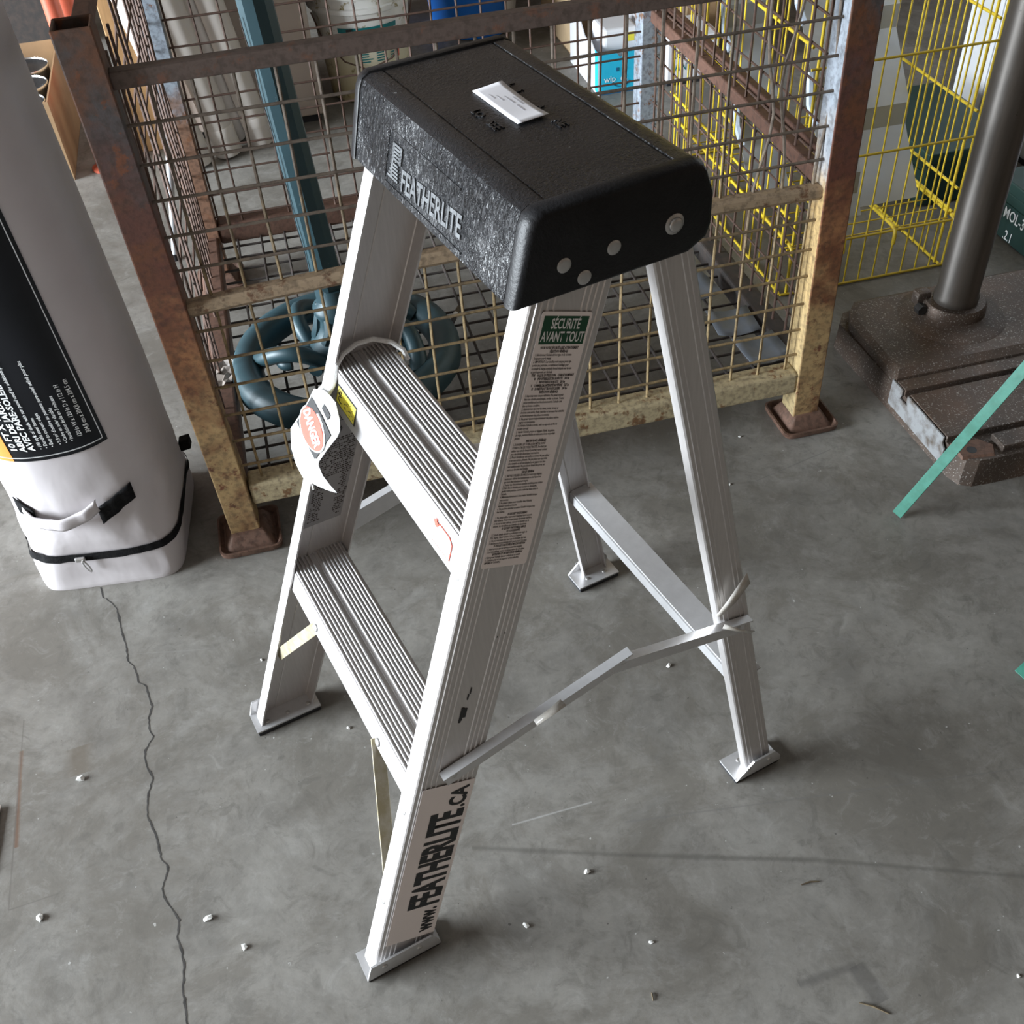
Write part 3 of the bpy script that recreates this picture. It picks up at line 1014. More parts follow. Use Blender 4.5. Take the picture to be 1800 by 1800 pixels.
# ------------------------------------------------------------------ danger tag on its cord
tagth = thing('danger_tag', 'white warning tag with red oval, tied to the ladder by a white cord', 'tag', LO, LZ)


def tmap(a, b_):
    """tag artwork units to the tag's own plane (x, z)"""
    # affine through three corners of the black field
    (a0, b0), (x0, z0) = (455, 130), (-.177, .523)
    (a1, b1), (x1, z1) = (820, 740), (-.106, .519)
    (a2, b2), (x2, z2) = (255, 530), (-.200, .479)
    det = (a1 - a0) * (b2 - b0) - (a2 - a0) * (b1 - b0)
    s = ((a - a0) * (b2 - b0) - (a2 - a0) * (b_ - b0)) / det
    t = ((a1 - a0) * (b_ - b0) - (a - a0) * (b1 - b0)) / det
    return x0 + s * (x1 - x0) + t * (x2 - x0), z0 + s * (z1 - z0) + t * (z2 - z0)


def tagp(a, b_, off=0.0):
    x, z = tmap(a, b_)
    bow = .006 * math.sin((b_ - 300) / 500) if b_ > 300 else 0
    return Vector((x, -.006 + .351 * z - off - bow, z))


OUT = [(470, 20), (620, 50), (720, 150), (800, 260), (890, 500), (925, 680), (900, 770), (770, 970), (650, 1170), (640, 1230), (700, 1400), (790, 1540), (890, 1670), (740, 1640), (600, 1590), (480, 1530), (380, 1470), (320, 1340), (270, 1220), (190, 960), (150, 650), (220, 520), (300, 380), (385, 200)]
tb = MB()
tb.v = [tuple(tagp(a, b_)) for a, b_ in OUT] + [tuple(tagp(520, 660))] + [tuple(tagp(460, 1250))]
nO = len(OUT)
tb.f = []
for i in range(nO):
    j = (i + 1) % nO
    tb.f.append((i, j, nO + 1 if 8 <= i < 19 else nO))
tb.f += [(8, nO + 1, nO), (19, nO, nO + 1)]
tb.mi = [0] * len(tb.f)
card = tb.build('tag_card', CARDTAG, tagth, smooth=60, solid=.0006)


def tagpoly(name, pts_, off, m, parent):
    return MB().loft([[tagp(a, b_, off) for a, b_ in pts_], [tagp(a, b_, off + .0002) for a, b_ in pts_]]).build(name, m, parent, smooth=0)


tagpoly('black_field', [(455, 130), (640, 435), (820, 740), (715, 940), (610, 1135), (430, 830), (255, 530), (355, 330)], .0016, INK, card)


def ell(ka, kb):
    c0 = Vector((525, 640)); u_ = Vector((.415, .91)).normalized(); w_ = Vector((u_.y, -u_.x))
    return [tuple(c0 + u_ * ka * math.cos(t) + w_ * kb * math.sin(t)) for t in [2 * PI * i / 28 for i in range(28)]]


tagpoly('white_oval', ell(405, 172), .0022, CARDTAG, card)
tagpoly('red_oval', ell(378, 150), .0028, INK_RED, card)
ua, ub = .415, .91


def tw(x, y):
    return tagp(410 + x * ua + y * ub, 350 + x * ub - y * ua * 1.0, .0034)


text('tag_lettering', 'DANGER', 150, INK_WHITE, card, None, None, None, xs=1.06, bold=.035, res=2, warp=lambda x, y: tw(x - 25, y - 50))
tagpoly('printed_mark', [(620, 325), (655, 265), (765, 440), (760, 480), (740, 515)], .0016, INK, card)

# cord looped over the end of the upper step
loop = [(-.1495, .2000, .560), (-.1505, .2035, .5700), (-.1580, .215, .5755), (-.1630, .233, .579), (-.1610, .252, .5795), (-.1500, .268, .576), (-.1390, .2765, .569), (-.1350, .2790, .558)]
MB().tube(loop, .0029, 8).build('cord', CORD, tagth)
MB().tube([(-.1495, .2000, .560), (-.1500, .196, .548), (-.1560, .1880, .532), (-.162, .1800, .522)], .0029, 8).build('cord', CORD, tagth)
MB().tube([(-.1495, .2000, .562), (-.160, .196, .548), (-.170, .1850, .532), (-.174, .178, .522)], .0029, 8).build('cord', CORD, tagth)
MB().tube([(-.170, .152, .452), (-.157, .149, .442), (-.153, .148, .431), (-.146, .147, .421)], .0013, 6).build('cord', CORD, tagth)

# ------------------------------------------------------------------ wire cage
cage = thing('wire_cage', 'rusty steel stillage cage with wire mesh sides and square posts behind the ladder', 'cage', CORG, CA)
CW_, CD = 1.035, .84


def post(x, y, top, m, name='post', lean=0.0):
    h, t = .0235, .004
    dx = lean / .82
    mb = MB()
    o = [(x - h, y - h), (x + h, y - h), (x + h, y + h), (x - h, y + h)]
    i_ = [(x - h + t, y - h + t), (x + h - t, y - h + t), (x + h - t, y + h - t), (x - h + t, y + h - t)]
    def L(q, z): return [(p[0] + dx * z, p[1], z) for p in q]
    mb.loft([L(o, .022), L(o, top), L(i_, top), L(i_, top - .10)], caps=False)
    if isinstance(m, tuple):
        mb.mi[3] = 1
    mb.add(L(i_, top - .10), [(0, 1, 2, 3)])
    return mb.build(name, m, cage, smooth=0, bev=.002, bang=60)


def cage_foot(x, y):
    mb = MB()
    def sq(h, z, r, k=5):
        return [(x + p, y + q, z) for p, q in rounded_poly([(-h, -h), (h, -h), (h, h), (-h, h)], r, k)]
    mb.loft([sq(.047, 0, .014), sq(.0505, .004, .016), sq(.0515, .013, .016), sq(.0485, .0135, .015), sq(.043, .006, .012), sq(.040, .007, .010), sq(.029, .026, .004), sq(.024, .030, .002)])
    return mb.build('foot_plate', FOOTM, cage, smooth=40)


for x, y, tp_, m, le in ((.023, .003, .824, POST, -.018), (1.012, .003, .83, (POST, POST_LEFT), -.016), (.023, CD, .83, BLUEPAINT, 0), (1.012, CD, .83, BLUE_ALL, 0)):
    post(x, y, tp_, m, lean=le)
    cage_foot(x + .003, y - .003)


def bar(name, p0, p1, h, d, m, bev=.003):
    p0, p1 = Vector(p0), Vector(p1)
    ax = (p1 - p0) / 2
    up = Vector((0, 0, 1))
    sd_ = ax.normalized().cross(up)
    return MB().obox((p0 + p1) / 2, ax, sd_ * d / 2, up * h / 2).build(name, m, cage, smooth=0, bev=bev, bseg=3)


bar('bottom_rail', (.0465, .003, .0985), (.9885, .003, .0985), .043, .042, RAIL_LO, .006)
bar('bottom_rail', (.0465, CD, .120), (.9885, CD, .120), .045, .042, SIDE, .006)
bar('bottom_rail', (.023, .0265, .0985), (.023, CD - .0235, .0985), .043, .042, SIDE, .006)
bar('bottom_rail', (1.012, .0265, .0985), (1.012, CD - .0235, .0985), .043, .042, WIRE_D, .006)
bar('top_rail', (.0290, .0, .7575), (.9760, .0, .7575), .0215, .020, RAIL_TOP, .002)
bar('top_rail', (.0465, CD, .755), (.9885, CD, .755), .0215, .020, RAIL_TOP, .002)
bar('top_rail', (.010, .0265, .806), (.023, CD - .0235, .806), .0215, .020, SIDE, .002)
bar('top_rail', (1.012, .0265, .7575), (1.012, CD - .0235, .7575), .0215, .020, SIDE, .002)
# front middle rail, bowed upward by some old knock
path = [(.0370 + .944 * i / 16, -.002 - .002 * math.sin(PI * i / 16), .4405 + .0135 * math.sin(PI * i / 16) ** .8 + .008 * (i / 16) ** 2) for i in range(17)]
rg = []
for p in path:
    rg.append([(p[0], p[1] + a, p[2] + b_) for a, b_ in ((-.012, -.004), (-.0115, .007), (-.007, .011), (.008, .011), (.012, .007), (.012, -.007), (.007, -.011), (-.004, -.012))])
MB().loft(rg).build('middle_rail', RAIL_MID, cage, smooth=30)
bar('middle_rail', (1.016, .0265, .437), (1.016, CD - .0235, .440), .026, .022, SIDE, .004)
bar('middle_rail', (1.042, .0265, .448), (1.042, CD - .0235, .452), .018, .014, SIDE, .002)


def wire_variants(L, r, m, n=3, amp=.0018, seg=10, sides=6, bend=0.0):
    out = []
    for k in range(n):
        ph = random.random() * 50
        path = []
        for i in range(seg + 1):
            t = i / seg
            e = math.sin(PI * t)
            path.append((e * amp * noise.noise(Vector((t * 3.2, ph, 0))) * 2 + bend * e * (1 if k % 2 else -1), e * amp * noise.noise(Vector((t * 3.2, ph + 7, 3))) * 1.2, L * t))
        o = MB().tube(path, r, sides).build('wire', m, None, smooth=60)
        COL.objects.unlink(o)
        out.append(o)
    return out


n_w = 0


def put(var, loc, rot=(0, 0, 0)):
    global n_w
    n_w += 1
    return inst(random.choice(var), cage, loc, rot)


XR = (0, PI / 2, 0)       # along +x
YR = (-PI / 2, 0, 0)      # along +y
fv = wire_variants(.645, .0023, WIRE_F, 4, .0022)
fh = wire_variants(.945, .0025, WIRE_R, 3, .002)


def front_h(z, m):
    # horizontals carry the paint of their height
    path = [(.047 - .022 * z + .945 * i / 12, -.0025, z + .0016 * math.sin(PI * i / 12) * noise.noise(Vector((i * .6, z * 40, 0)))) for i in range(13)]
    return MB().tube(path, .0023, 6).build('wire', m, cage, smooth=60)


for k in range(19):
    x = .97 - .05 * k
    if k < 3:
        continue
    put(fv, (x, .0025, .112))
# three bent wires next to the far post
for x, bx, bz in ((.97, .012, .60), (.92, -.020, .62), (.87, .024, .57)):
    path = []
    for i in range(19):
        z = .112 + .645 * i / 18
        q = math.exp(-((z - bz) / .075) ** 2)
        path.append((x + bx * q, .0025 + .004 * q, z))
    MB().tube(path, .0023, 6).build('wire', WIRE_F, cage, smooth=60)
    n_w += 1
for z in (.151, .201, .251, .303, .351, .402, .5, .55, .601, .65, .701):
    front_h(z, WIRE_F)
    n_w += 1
rv = wire_variants(.625, .0022, WIRE_R, 3, .002)
for k in range(19):
    put(rv, (.052 + .05 * k, CD - .012, .14))
rh = wire_variants(.945, .0021, WIRE_R, 3, .002)
for k in range(12):
    put(rh, (.0465, CD - .016, .159 + .05 * k), XR)
sv = wire_variants(.645, .0024, WIRE_R, 4, .003)
sh = wire_variants(CD - .05, .0022, WIRE_R, 3, .003)
for xs_ in (.021, 1.014):
    for k in range(16):
        if not (xs_ < .5 and k in (4, 7, 8)):
            put(sv, (xs_, .050 + .05 * k, .112))
    for k in range(12):
        if xs_ < .5 and k in (5, 6):
            continue                              # torn out of the mesh
        put(sh, (xs_ + .004 * (1 if xs_ > .5 else -1), .025, .160 + .05 * k), YR)
gx = wire_variants(.945, .0026, WIRE_D, 3, .002)
gy = wire_variants(CD - .03, .0026, WIRE_D, 3, .002)
for k in range(16):
    put(gx, (.0465, .05 + .05 * k, .0985), XR)
for k in range(18):
    put(gy, (.082 + .05 * k, .020, .1030), YR)

# ------------------------------------------------------------------ teal post with scrollwork base, standing in the cage
tl = thing('ornamental_post', 'teal cast metal post with round scrollwork base standing inside the rusty cage', 'post', cw(.248, .292, .1056), CA)
ring = [(.152, 0), (.150, .012), (.156, .030), (.168, .041), (.184, .043), (.199, .036), (.207, .020), (.208, 0), (.152, 0)]
MB().lathe(ring, 48).build('base_ring', TEAL, tl, smooth=40)
for k in range(5):
    a0 = 2 * PI * k / 5 + .5
    pth, rr = [], []
    for i in range(34):
        t = i / 33
        if t < .55:
            q = t / .55
            ang = a0 + q * 1.15
            r_ = .158 - .105 * q
            z_ = .022 + .045 * math.sin(q * PI)
            pth.append((r_ * math.cos(ang), r_ * math.sin(ang), z_))
        else:
            q = (t - .55) / .45
            ca = a0 + .42
            cx0, cy0 = .098 * math.cos(ca), .098 * math.sin(ca)
            ang = a0 + 2.2 + q * 5.4
            r_ = .047 * (1 - .72 * q)
            if q == 0:
                continue
            pth.append((cx0 + r_ * math.cos(ang), cy0 + r_ * math.sin(ang), .032 + .01 * q))
        rr.append(.0165 - .006 * t)
    rr = rr[:len(pth)]
    # keep the scroll as two runs so the tube stays clean
    cut = [i for i in range(1, len(pth)) if (Vector(pth[i]) - Vector(pth[i - 1])).length > .03]
    s0 = 0
    runs = []
    for c_ in cut + [len(pth)]:
        if c_ - s0 > 2:
            runs.append((s0, c_))
        s0 = c_
    mb = MB()
    for a_, b_ in runs:
        mb.tube(pth[a_:b_], rr[a_:b_], 9)
    mb.build('scroll', TEAL, tl, smooth=50)
hub = MB()
hub.lathe([(.062, .010), (.066, .03), (.058, .052), (.046, .075), (.038, .10), (.043, .112), (.043, .122), (.031, .135), (.029, .16)], 24, caps=True)
for k in range(8):
    a = 2 * PI * k / 8
    hub.tube([(.046 * math.cos(a), .046 * math.sin(a), .066), (.041 * math.cos(a + .2), .041 * math.sin(a + .2), .09), (.033 * math.cos(a), .033 * math.sin(a), .13)], [.010, .009, .004], 7)
hub.build('hub', TEAL, tl, smooth=50)
lean = Vector((-.052, .006, 1.0))
pm = MB()
n_ = 10
rg = []
for z in (.13, .62, .63, 1.15):
    c_ = lean * z
    rg.append([(c_.x + .0265 * math.cos(2 * PI * (k + .35) / n_), c_.y + .0265 * math.sin(2 * PI * (k + .35) / n_), z) for k in range(n_)])
pm.loft(rg)
pm.build('pole', TEAL, tl, smooth=20)
c_ = lean * .63
MB().lathe([(.027, -.012), (.036, -.009), (.047, -.004), (.050, .004), (.050, .014), (.040, .022), (.046, .035), (.030, .05)], 28, (lean.x * .69, lean.y * .69, .69)).build('collar', TEAL, tl, smooth=50)
pth = [(lean.x * z - .0255 + .0008 * math.sin(z * 60), -.0095 + .0012 * math.sin(z * 41 + 1), z) for z in [.16 + .45 * i / 40 for i in range(41)]]
MB().tube(pth, .0009, 5).build('paint_crack', WIRE_D, tl)

# crumpled scrap by the ring, and a thin-handled brush lying past it
cr_ = MB()
gr = []
for i in range(9):
    gr.append([Vector((i * .011 - .045, j * .010 - .03, .008 + .010 * noise.noise(Vector((i * .9, j * .9, 2))) + .012 * abs(math.sin(i * 1.3 + j)) * .8)) for j in range(7)])
cr_.sheet(gr)
o = cr_.build('plastic_scrap', POLY, None, smooth=0, solid=.0006)
o.location = cw(.045, .305, .112)
o.rotation_euler = (0, 0, .7)
tag(o, 'crumpled grey plastic scrap on the cage floor beside the teal ring', 'scrap')
br = thing('brush', 'black handled brush with pale band lying on the cage floor', 'brush', cw(.452, .335, .112), CA + 1.1)
MB().tube([(-.075, 0, 0), (-.03, 0, .002), (.02, 0, .003)], [.003, .005, .005], 8).build('handle', RUBBER, br)
MB().tube([(.02, 0, .003), (.033, 0, .003)], .0056, 10).build('ferrule', CHIPM, br)
MB().tube([(.033, 0, .003), (.06, 0, .002)], [.0055, .004], 8, flat=.7).build('bristles', SLIVERM, br)

# galvanised offcuts lying in the cage
for i, (u, v_, a) in enumerate(((.92, .30, .12), (.945, .17, -.08), (.96, .075, .05))):
    g = []
    for p in (-.055, -.03, .0, .03, .055):
        g.append([(p * .72, q * .8, .008 * (abs(p) / .055) ** 2 + .002 * noise.noise(Vector((p * 40, q * 40, i)))) for q in (-.05, -.02, .02, .05)])
    o = MB().sheet(g).build('metal_offcut', OFFCUT, None, smooth=40, solid=.0015)
    o.location = cw(u, v_, .1130)
    o.rotation_euler = (0, 0, CA + a)
    tag(o, ['bluish galvanised metal offcut, farthest of three on the cage floor', 'bluish galvanised metal offcut, middle one of three on the cage floor', 'bluish galvanised metal offcut nearest the rusty post on the cage floor'][i], 'offcut', 'galvanised offcuts in the cage')

# ------------------------------------------------------------------ storage bag
BO = Vector((-.65, 1.208, 0))
BA = math.atan2(.087, .996)
bag = thing('storage_bag', 'tall grey fabric canopy bag with black printed panel, standing on end', 'bag', BO, BA)
YC = .118


def bag_lean(z): return -.042 * max(0.0, z - .25)


def bag_ab(z):
    t = min(1, z / .13)
    a = .114 + .014 * (t * t * (3 - 2 * t))
    b_ = .130 - .004 * (t * t * (3 - 2 * t))
    n_ = 7.5 - 5.0 * (t * t * (3 - 2 * t))
    return a, b_, n_


def bag_front(x, z, off=0.0):
    a, b_, n_ = bag_ab(z)
    x_ = max(-a * .9995, min(a * .9995, x))
    y = YC - b_ * (1 - abs(x_ / a) ** n_) ** (1 / n_)
    # outward push along the section normal
    gx_ = math.copysign(abs(x_ / a) ** (n_ - 1) / a, x_)
    gy_ = -((YC - y) / b_) ** (n_ - 1) / b_
    l_ = math.hypot(gx_, gy_)
    k = bag_wr(x_, y, z)
    return Vector((x_ + bag_lean(z) + gx_ / l_ * (off + k), y + gy_ / l_ * (off + k), z))


def bag_wr(x, y, z):
    w = .0016 * noise.noise(Vector((x * 14, y * 14, z * 7)))
    lowz = math.exp(-((z - .15) / .07) ** 2) + .8 * math.exp(-((z - .04) / .05) ** 2)
    w += lowz * .0045 * noise.noise(Vector((x * 38, y * 38, z * 14 + 3))) + .0022 * lowz * noise.noise(Vector((x * 90, y * 90, z * 30)))
    w -= .0035 * math.exp(-((z - .072) / .012) ** 2)
    return w


bm_ = MB()
zs_ = [0.0, .003, .008] + [.016 + .012 * i for i in range(28)] + [.36 + .06 * i for i in range(20)]
rg = []
for z in zs_:
    a, b_, n_ = bag_ab(z)
    sh_ = {0.0: .993, .003: .998, .008: 1.0}.get(z, 1.0)
    r_ = []
    for k in range(72):
        th = 2 * PI * k / 72
        cx_, sy_ = math.cos(th), math.sin(th)
        x = a * sh_ * math.copysign(abs(cx_) ** (2 / n_), cx_)
        y = b_ * sh_ * math.copysign(abs(sy_) ** (2 / n_), sy_)
        w = bag_wr(x, YC + y, z) if z > .008 else 0
        l_ = math.hypot(x, y)
        r_.append((x * (1 + w / l_) + bag_lean(z), YC + y * (1 + w / l_), z))
    rg.append(r_)
bm_.loft(rg)
bm_.build('bag_body', BAG, bag, smooth=60)


def bag_patch(name, x0, x1, zf0, zf1, off, m, parent, nx=24, nzz=24, solid=0):
    g = []
    for j in range(nzz + 1):
        row = []
        for i in range(nx + 1):
            x = x0 + (x1 - x0) * i / nx
            z0, z1 = zf0(x), zf1(x)
            row.append(bag_front(x, z0 + (z1 - z0) * j / nzz, off))
        g.append(row)
    return MB().sheet(g).build(name, m, parent, smooth=60, solid=solid)


def zbot(x): return .262 + (x + .08) * .055 + .008 * (max(0, x) / .08) ** 2
pan = bag_patch('printed_panel', -.118, .0765, zbot, lambda x: .655 + x * .06, .0015, BAG_LABEL, bag, 40, 30)
bag_patch('orange_stripe', -.117, -.0585, lambda x: zbot(x) + .001, lambda x: .655, .0022, ORANGE_V, pan, 24, 30)
# stitched border
bd_ = [bag_front(x, zbot(x) + .0075, .0026) for x in [-.116 + .187 * i / 40 for i in range(41)]] + [bag_front(.0715, .29 + .36 * i / 30, .0026) for i in range(31)]
MB().tube(bd_, .0008, 4).build('stitching', STITCH, pan)


def bt(body, x, z, size, xs, bold, m=INK_WHITE):
    return text('panel_text', body, size, m, pan, None, None, None, xs=xs * 1.42, bold=bold, res=2, warp=lambda p, q: bag_front(x - q + .000, z + p, .0027))


bt('10 FT X 10 FT', -.0445, .284, .0125, .86, .03)
bt('ABRI DE JARDIN', -.0315, .284, .0125, .80, .03)
bt('AVEC PARE-SOLEIL', -.0195, .285, .0125, .78, .03)
for x, z, s_ in ((-.0085, .286, '• 100 sq ft of shade with sun panel used for additional protection'), (-.0005, .287, '• Durable steel frame'), (.0080, .288, '• Easy to connect edges'),
                 (.0195, .290, '• 9,3 m² d\'ombre au panneau pare-soleil utilisé pour plus'), (.0285, .291, '• Cadre en acier durable'), (.0365, .292, '• Installation facile en 3 minutes')):
    bt(s_, x, z, .0072, .62, .012)
bt('120 in W x 120 in D x 112 in H', .0495, .297, .0086, .58, .012)
bt('304,8 cm x 304,8 cm x 284,5 cm', .0615, .300, .0086, .58, .012)

# carry handle with black webbing ends
def hand(t, off):
    x = -.083 + .112 * t
    return bag_front(x, .158 + .012 * t - .013 * math.sin(PI * t) ** .8, .004 + .013 * math.sin(PI * t) + off)


g = []
for i in range(21):
    t = i / 20
    p = hand(t, 0)
    q = bag_front(-.083 + .112 * t, .0, 0)
    d_ = Vector((0, 0, 1))
    g.append([p + d_ * .011, p + d_ * .006 + Vector((0, -.003, 0)), p - d_ * .005 + Vector((0, -.003, 0)), p - d_ * .011])
MB().sheet(g).build('handle', BAG, bag, smooth=60, solid=.003)
for i_, (x0, x1, za, zb_) in enumerate(((-.094, -.066, .168, .152), (.026, .080, .147, .178))):
    bag_patch('webbing', x0, x1, lambda x: za + (zb_ - za) * (x - x0) / (x1 - x0) - .0155, lambda x: za + (zb_ - za) * (x - x0) / (x1 - x0) + .0155, .0035, WEB, bag, 8, 4, .0015)


# zipper round the bottom
def ringz(z0, h, off, n=90):
    rows = []
    for dz in (0, h / 2, h):
        r_ = []
        z = z0 + dz
        a, b_, n_ = bag_ab(z)
        for k in range(n):
            th = 2 * PI * k / n
            c_, s_ = math.cos(th), math.sin(th)
            x = a * math.copysign(abs(c_) ** (2 / n_), c_)
            y = b_ * math.copysign(abs(s_) ** (2 / n_), s_)
            l_ = math.hypot(x, y)
            k_ = 1 + (off + bag_wr(x, YC + y, z)) / l_
            r_.append((x * k_, YC + y * k_, z + .004 * math.sin(th * 2 + .6)))
        rows.append(r_)
    return MB().loft(rows, caps=False)


ringz(.062, .013, .0030).build('zipper', WEB, bag, smooth=60)
zp = bag_front(-.030, .066, .006)
pu = MB()
pu.obox(zp, (.008, 0, 0), (0, .003, 0), (0, 0, .004))
pu.build('zipper_slider', RIVET, bag, smooth=0, bev=.002)
pu = MB()
pth = [zp + Vector((.004 + .003 * math.cos(t) + .006 * (1 - math.sin(t)) * .5, -.004, -.013 + .012 * math.sin(t))) for t in [2 * PI * i / 16 for i in range(17)]]
pu.tube(pth, .0014, 6)
pu.build('zipper_pull', RIVET, bag, smooth=60)
for th, w in ((.15, .006),):
    a, b_, n_ = bag_ab(.12)
    p = Vector((a * 1.0, YC + .05, .128))
    MB().obox(p + Vector((.006, 0, 0)), (.009, 0, .002), (0, .009, 0), (0, 0, .010)).build('webbing_tab', WEB, bag, smooth=0, bev=.002)

# ------------------------------------------------------------------ machine base and column
mb_ = thing('machine_base', 'heavy cast iron slotted machine base with swarf, on the floor beside the cage', 'base', cw(1.178, -.24, 0), CA)
BH = .065
bs = MB()


def base_poly(z, g):
    # plan with clipped ears, x along the front, y to the back
    return [(p[0], p[1], z) for p in [(.004 - g, .030 - g), (.012 - g, .004 - g), (.030 - g, -.006 - g), (.055, -.008 - g), (.62 + g, -.008 - g), (.62 + g, .47 + g), (.075, .47 + g), (.020 - g, .455), (-.002 - g, .425)]]


bs.loft([base_poly(0, .004), base_poly(.012, .002), base_poly(BH - .012, 0)])
low = bs.build('base_casting', IRON, mb_, smooth=20)
# top plates between the T-slots
def plate(y0, y1, x0=.0, z0=BH - .013, z1=BH, m=IRON, nm='slot_plate', clip=.0):
    q = MB()
    pl_ = [(x0 + clip, y0), (.62, y0), (.62, y1), (x0, y1), (x0, y0 + clip)] if clip else [(x0, y0), (.62, y0), (.62, y1), (x0, y1)]
    q.loft([[(*p, z0) for p in pl_], [(*p, z1) for p in pl_]])
    return q.build(nm, m, mb_, smooth=0, bev=.0015)


plate(.002, .038, .075)
plate(.051, .172, .002)
plate(.185, .215, .001)
# raised rear block that carries the column
rb_ = MB()
p0 = [(.001, .216), (.62, .216), (.62, .44), (.50, .462), (.045, .462), (.022, .436), (.004, .40)]
p1 = [(.012, .232), (.61, .232), (.61, .43), (.495, .448), (.052, .448), (.034, .43), (.016, .395)]
rb_.loft([[(*p, BH - .013) for p in p0], [(*p, BH + .004) for p in p0], [(*p, BH + .012) for p in p1]])
rb_.build('rear_block', IRON, mb_, smooth=20)
# ground end face of the slotted plate, bright
fc = MB()
fc.loft([[(-.001, y, z) for y, z in ((.045, .014), (.222, .014), (.222, BH - .001), (.187, BH - .001), (.187, BH - .012), (.191, BH - .02), (.166, BH - .02), (.170, BH - .012), (.170, BH - .001), (.053, BH - .001), (.053, BH - .014), (.045, BH - .02))],
         [(-.0035, y, z) for y, z in ((.045, .014), (.222, .014), (.222, BH - .001), (.187, BH - .001), (.187, BH - .012), (.191, BH - .02), (.166, BH - .02), (.170, BH - .012), (.170, BH - .001), (.053, BH - .001), (.053, BH - .014), (.045, BH - .02))]])
tag(fc.build('ground_face', IRON_BARE, mb_, smooth=0), 'bright ground end face')
er = MB()
er.loft([[(*p, BH - .013) for p in ((.004, .004), (.060, -.004), (.072, .020), (.055, .042), (.004, .045))], [(*p, BH - .008) for p in ((.006, .008), (.058, .0), (.068, .020), (.052, .040), (.006, .043))]])
er.build('corner_lug', FOOTM, mb_, smooth=0)
MB().lathe([(0, .0), (.0085, .0), (.0085, .0006), (.0, .0006)], 18, (.028, .018, BH - .0084)).build('bolt_hole', INK, mb_, smooth=0)
cx_, cy_ = .185, .354
fl2 = MB()
fl2.lathe([(.105, BH + .008), (.090, BH + .016), (.066, BH + .020), (.058, BH + .026), (.057, BH + .042), (.053, BH + .047), (.040, BH + .047)], 40, (cx_, cy_, 0), caps=True)
fl2.build('column_flange', IRON, mb_, smooth=40)
MB().lathe([(.040, BH + .047), (.0405, BH + .058), (.0375, BH + .062), (.0375, 1.5)], 40, (cx_ + .0, cy_, 0), caps=True).build('column', COLUMN, mb_, smooth=50)
kb = MB()
kb.obox((cx_ - .052, cy_ + .030, BH + .045), (.014, 0, 0), (0, .012, 0), (0, 0, .014))
kb.build('clamp_lug', IRON, mb_, smooth=30, bev=.005)
MB().tube([(cx_ - .066, cy_ + .012, BH + .036), (cx_ - .066, cy_ - .004, BH + .036)], .0105, 6).build('clamp_bolt', BLACKP, mb_, smooth=20, bev=.001)

# ------------------------------------------------------------------ green stand legs (the rest of the stand is out of the picture)
gs = thing('green_stand', 'green painted steel stand with slanted strip legs, in front of machine base', 'stand', cw(1.049, -.277, 0), CA)


def gleg(p0, d_, L_, w, nm):
    d_ = Vector(d_).normalized()
    p0 = Vector(p0)
    s_ = d_.cross(Vector((.5, -.8, 0))).normalized()
    n2_ = d_.cross(s_)
    mbx = MB()
    mbx.obox(p0 + d_ * L_ / 2, d_ * L_ / 2, n2_ * w / 2, s_ * .0022)
    return mbx.build(nm, GREENP, gs, smooth=0, bev=.0006)


gleg((.004, .0, .004), (.112, -.045, .30), .80, .017, 'leg')
gleg((.004, -.341, .004), (.40, .10, .30), .62, .017, 'leg')
gleg((.27, -.107, .745), (.24, -.15, -.26), .42, .016, 'cross_strip')

# ------------------------------------------------------------------ yellow wire rack and what it holds
rk = thing('wire_rack', 'bright yellow coated wire display rack standing beyond the cage', 'rack', cw(1.15, .385, 0), CA)
RW, RD, RH = .40, .66, 1.15


def wire(p, r=.0020, n=6):
    return MB().tube(p, r, n).build('wire', YELLOW, rk, smooth=60)


def wire_mesh(L_, r, ax):
    e = {'x': (L_, 0, 0), 'y': (0, L_, 0), 'z': (0, 0, L_)}[ax]
    o_ = MB().tube([(0, 0, 0), e], r, 6).build('wire', YELLOW, None, smooth=60)
    COL.objects.unlink(o_)
    return o_


wz = wire_mesh(RH, .0019, 'z')
wz2 = wire_mesh(RH, .0032, 'z')
wx = wire_mesh(RW, .0026, 'x')
wy = wire_mesh(RD, .0030, 'y')
for k in range(13):
    x = .014 + .0325 * k
    inst(wz2 if k in (0, 11) else wz, rk, (x, 0, .003))
for z in (.004, .108, .284, .465, .64, .81, .98):
    inst(wx, rk, (0, -.003, z))
for xs_ in (-.004, RW - .04):
    for k in range(15):
        inst(wz2 if k in (0, 7, 14) else wz, rk, (xs_, .012 + .045 * k, .003))
    for z in (.004, .125, .175, .333, .503, .68, .86):
        inst(wy, rk, (xs_ + .004, 0, z))
for k in range(13):
    inst(wz, rk, (.014 + .0325 * k, RD, .003))
for z in (.004, .108, .284, .465, .64):
    inst(wx, rk, (0, RD + .003, z))
# shelf with hooked rods
for k in range(14):
    inst(wire_mesh(RW - .04, .0016, 'x') if k == 0 else wsx, rk, (.0, .004 + .042 * k, .110)) if k else None
    if k == 0:
        wsx = wire_mesh(RW - .04, .0016, 'x')
        inst(wsx, rk, (.0, .004, .110))
for x in (.010, .125, .237, .370):
    MB().tube([(x, RD - .02, .114), (x, .006, .114), (x, -.006, .110), (x, -.008, .096), (x, -.008, .080)], .0042, 7).build('hook_rod', YELLOW, rk, smooth=60)


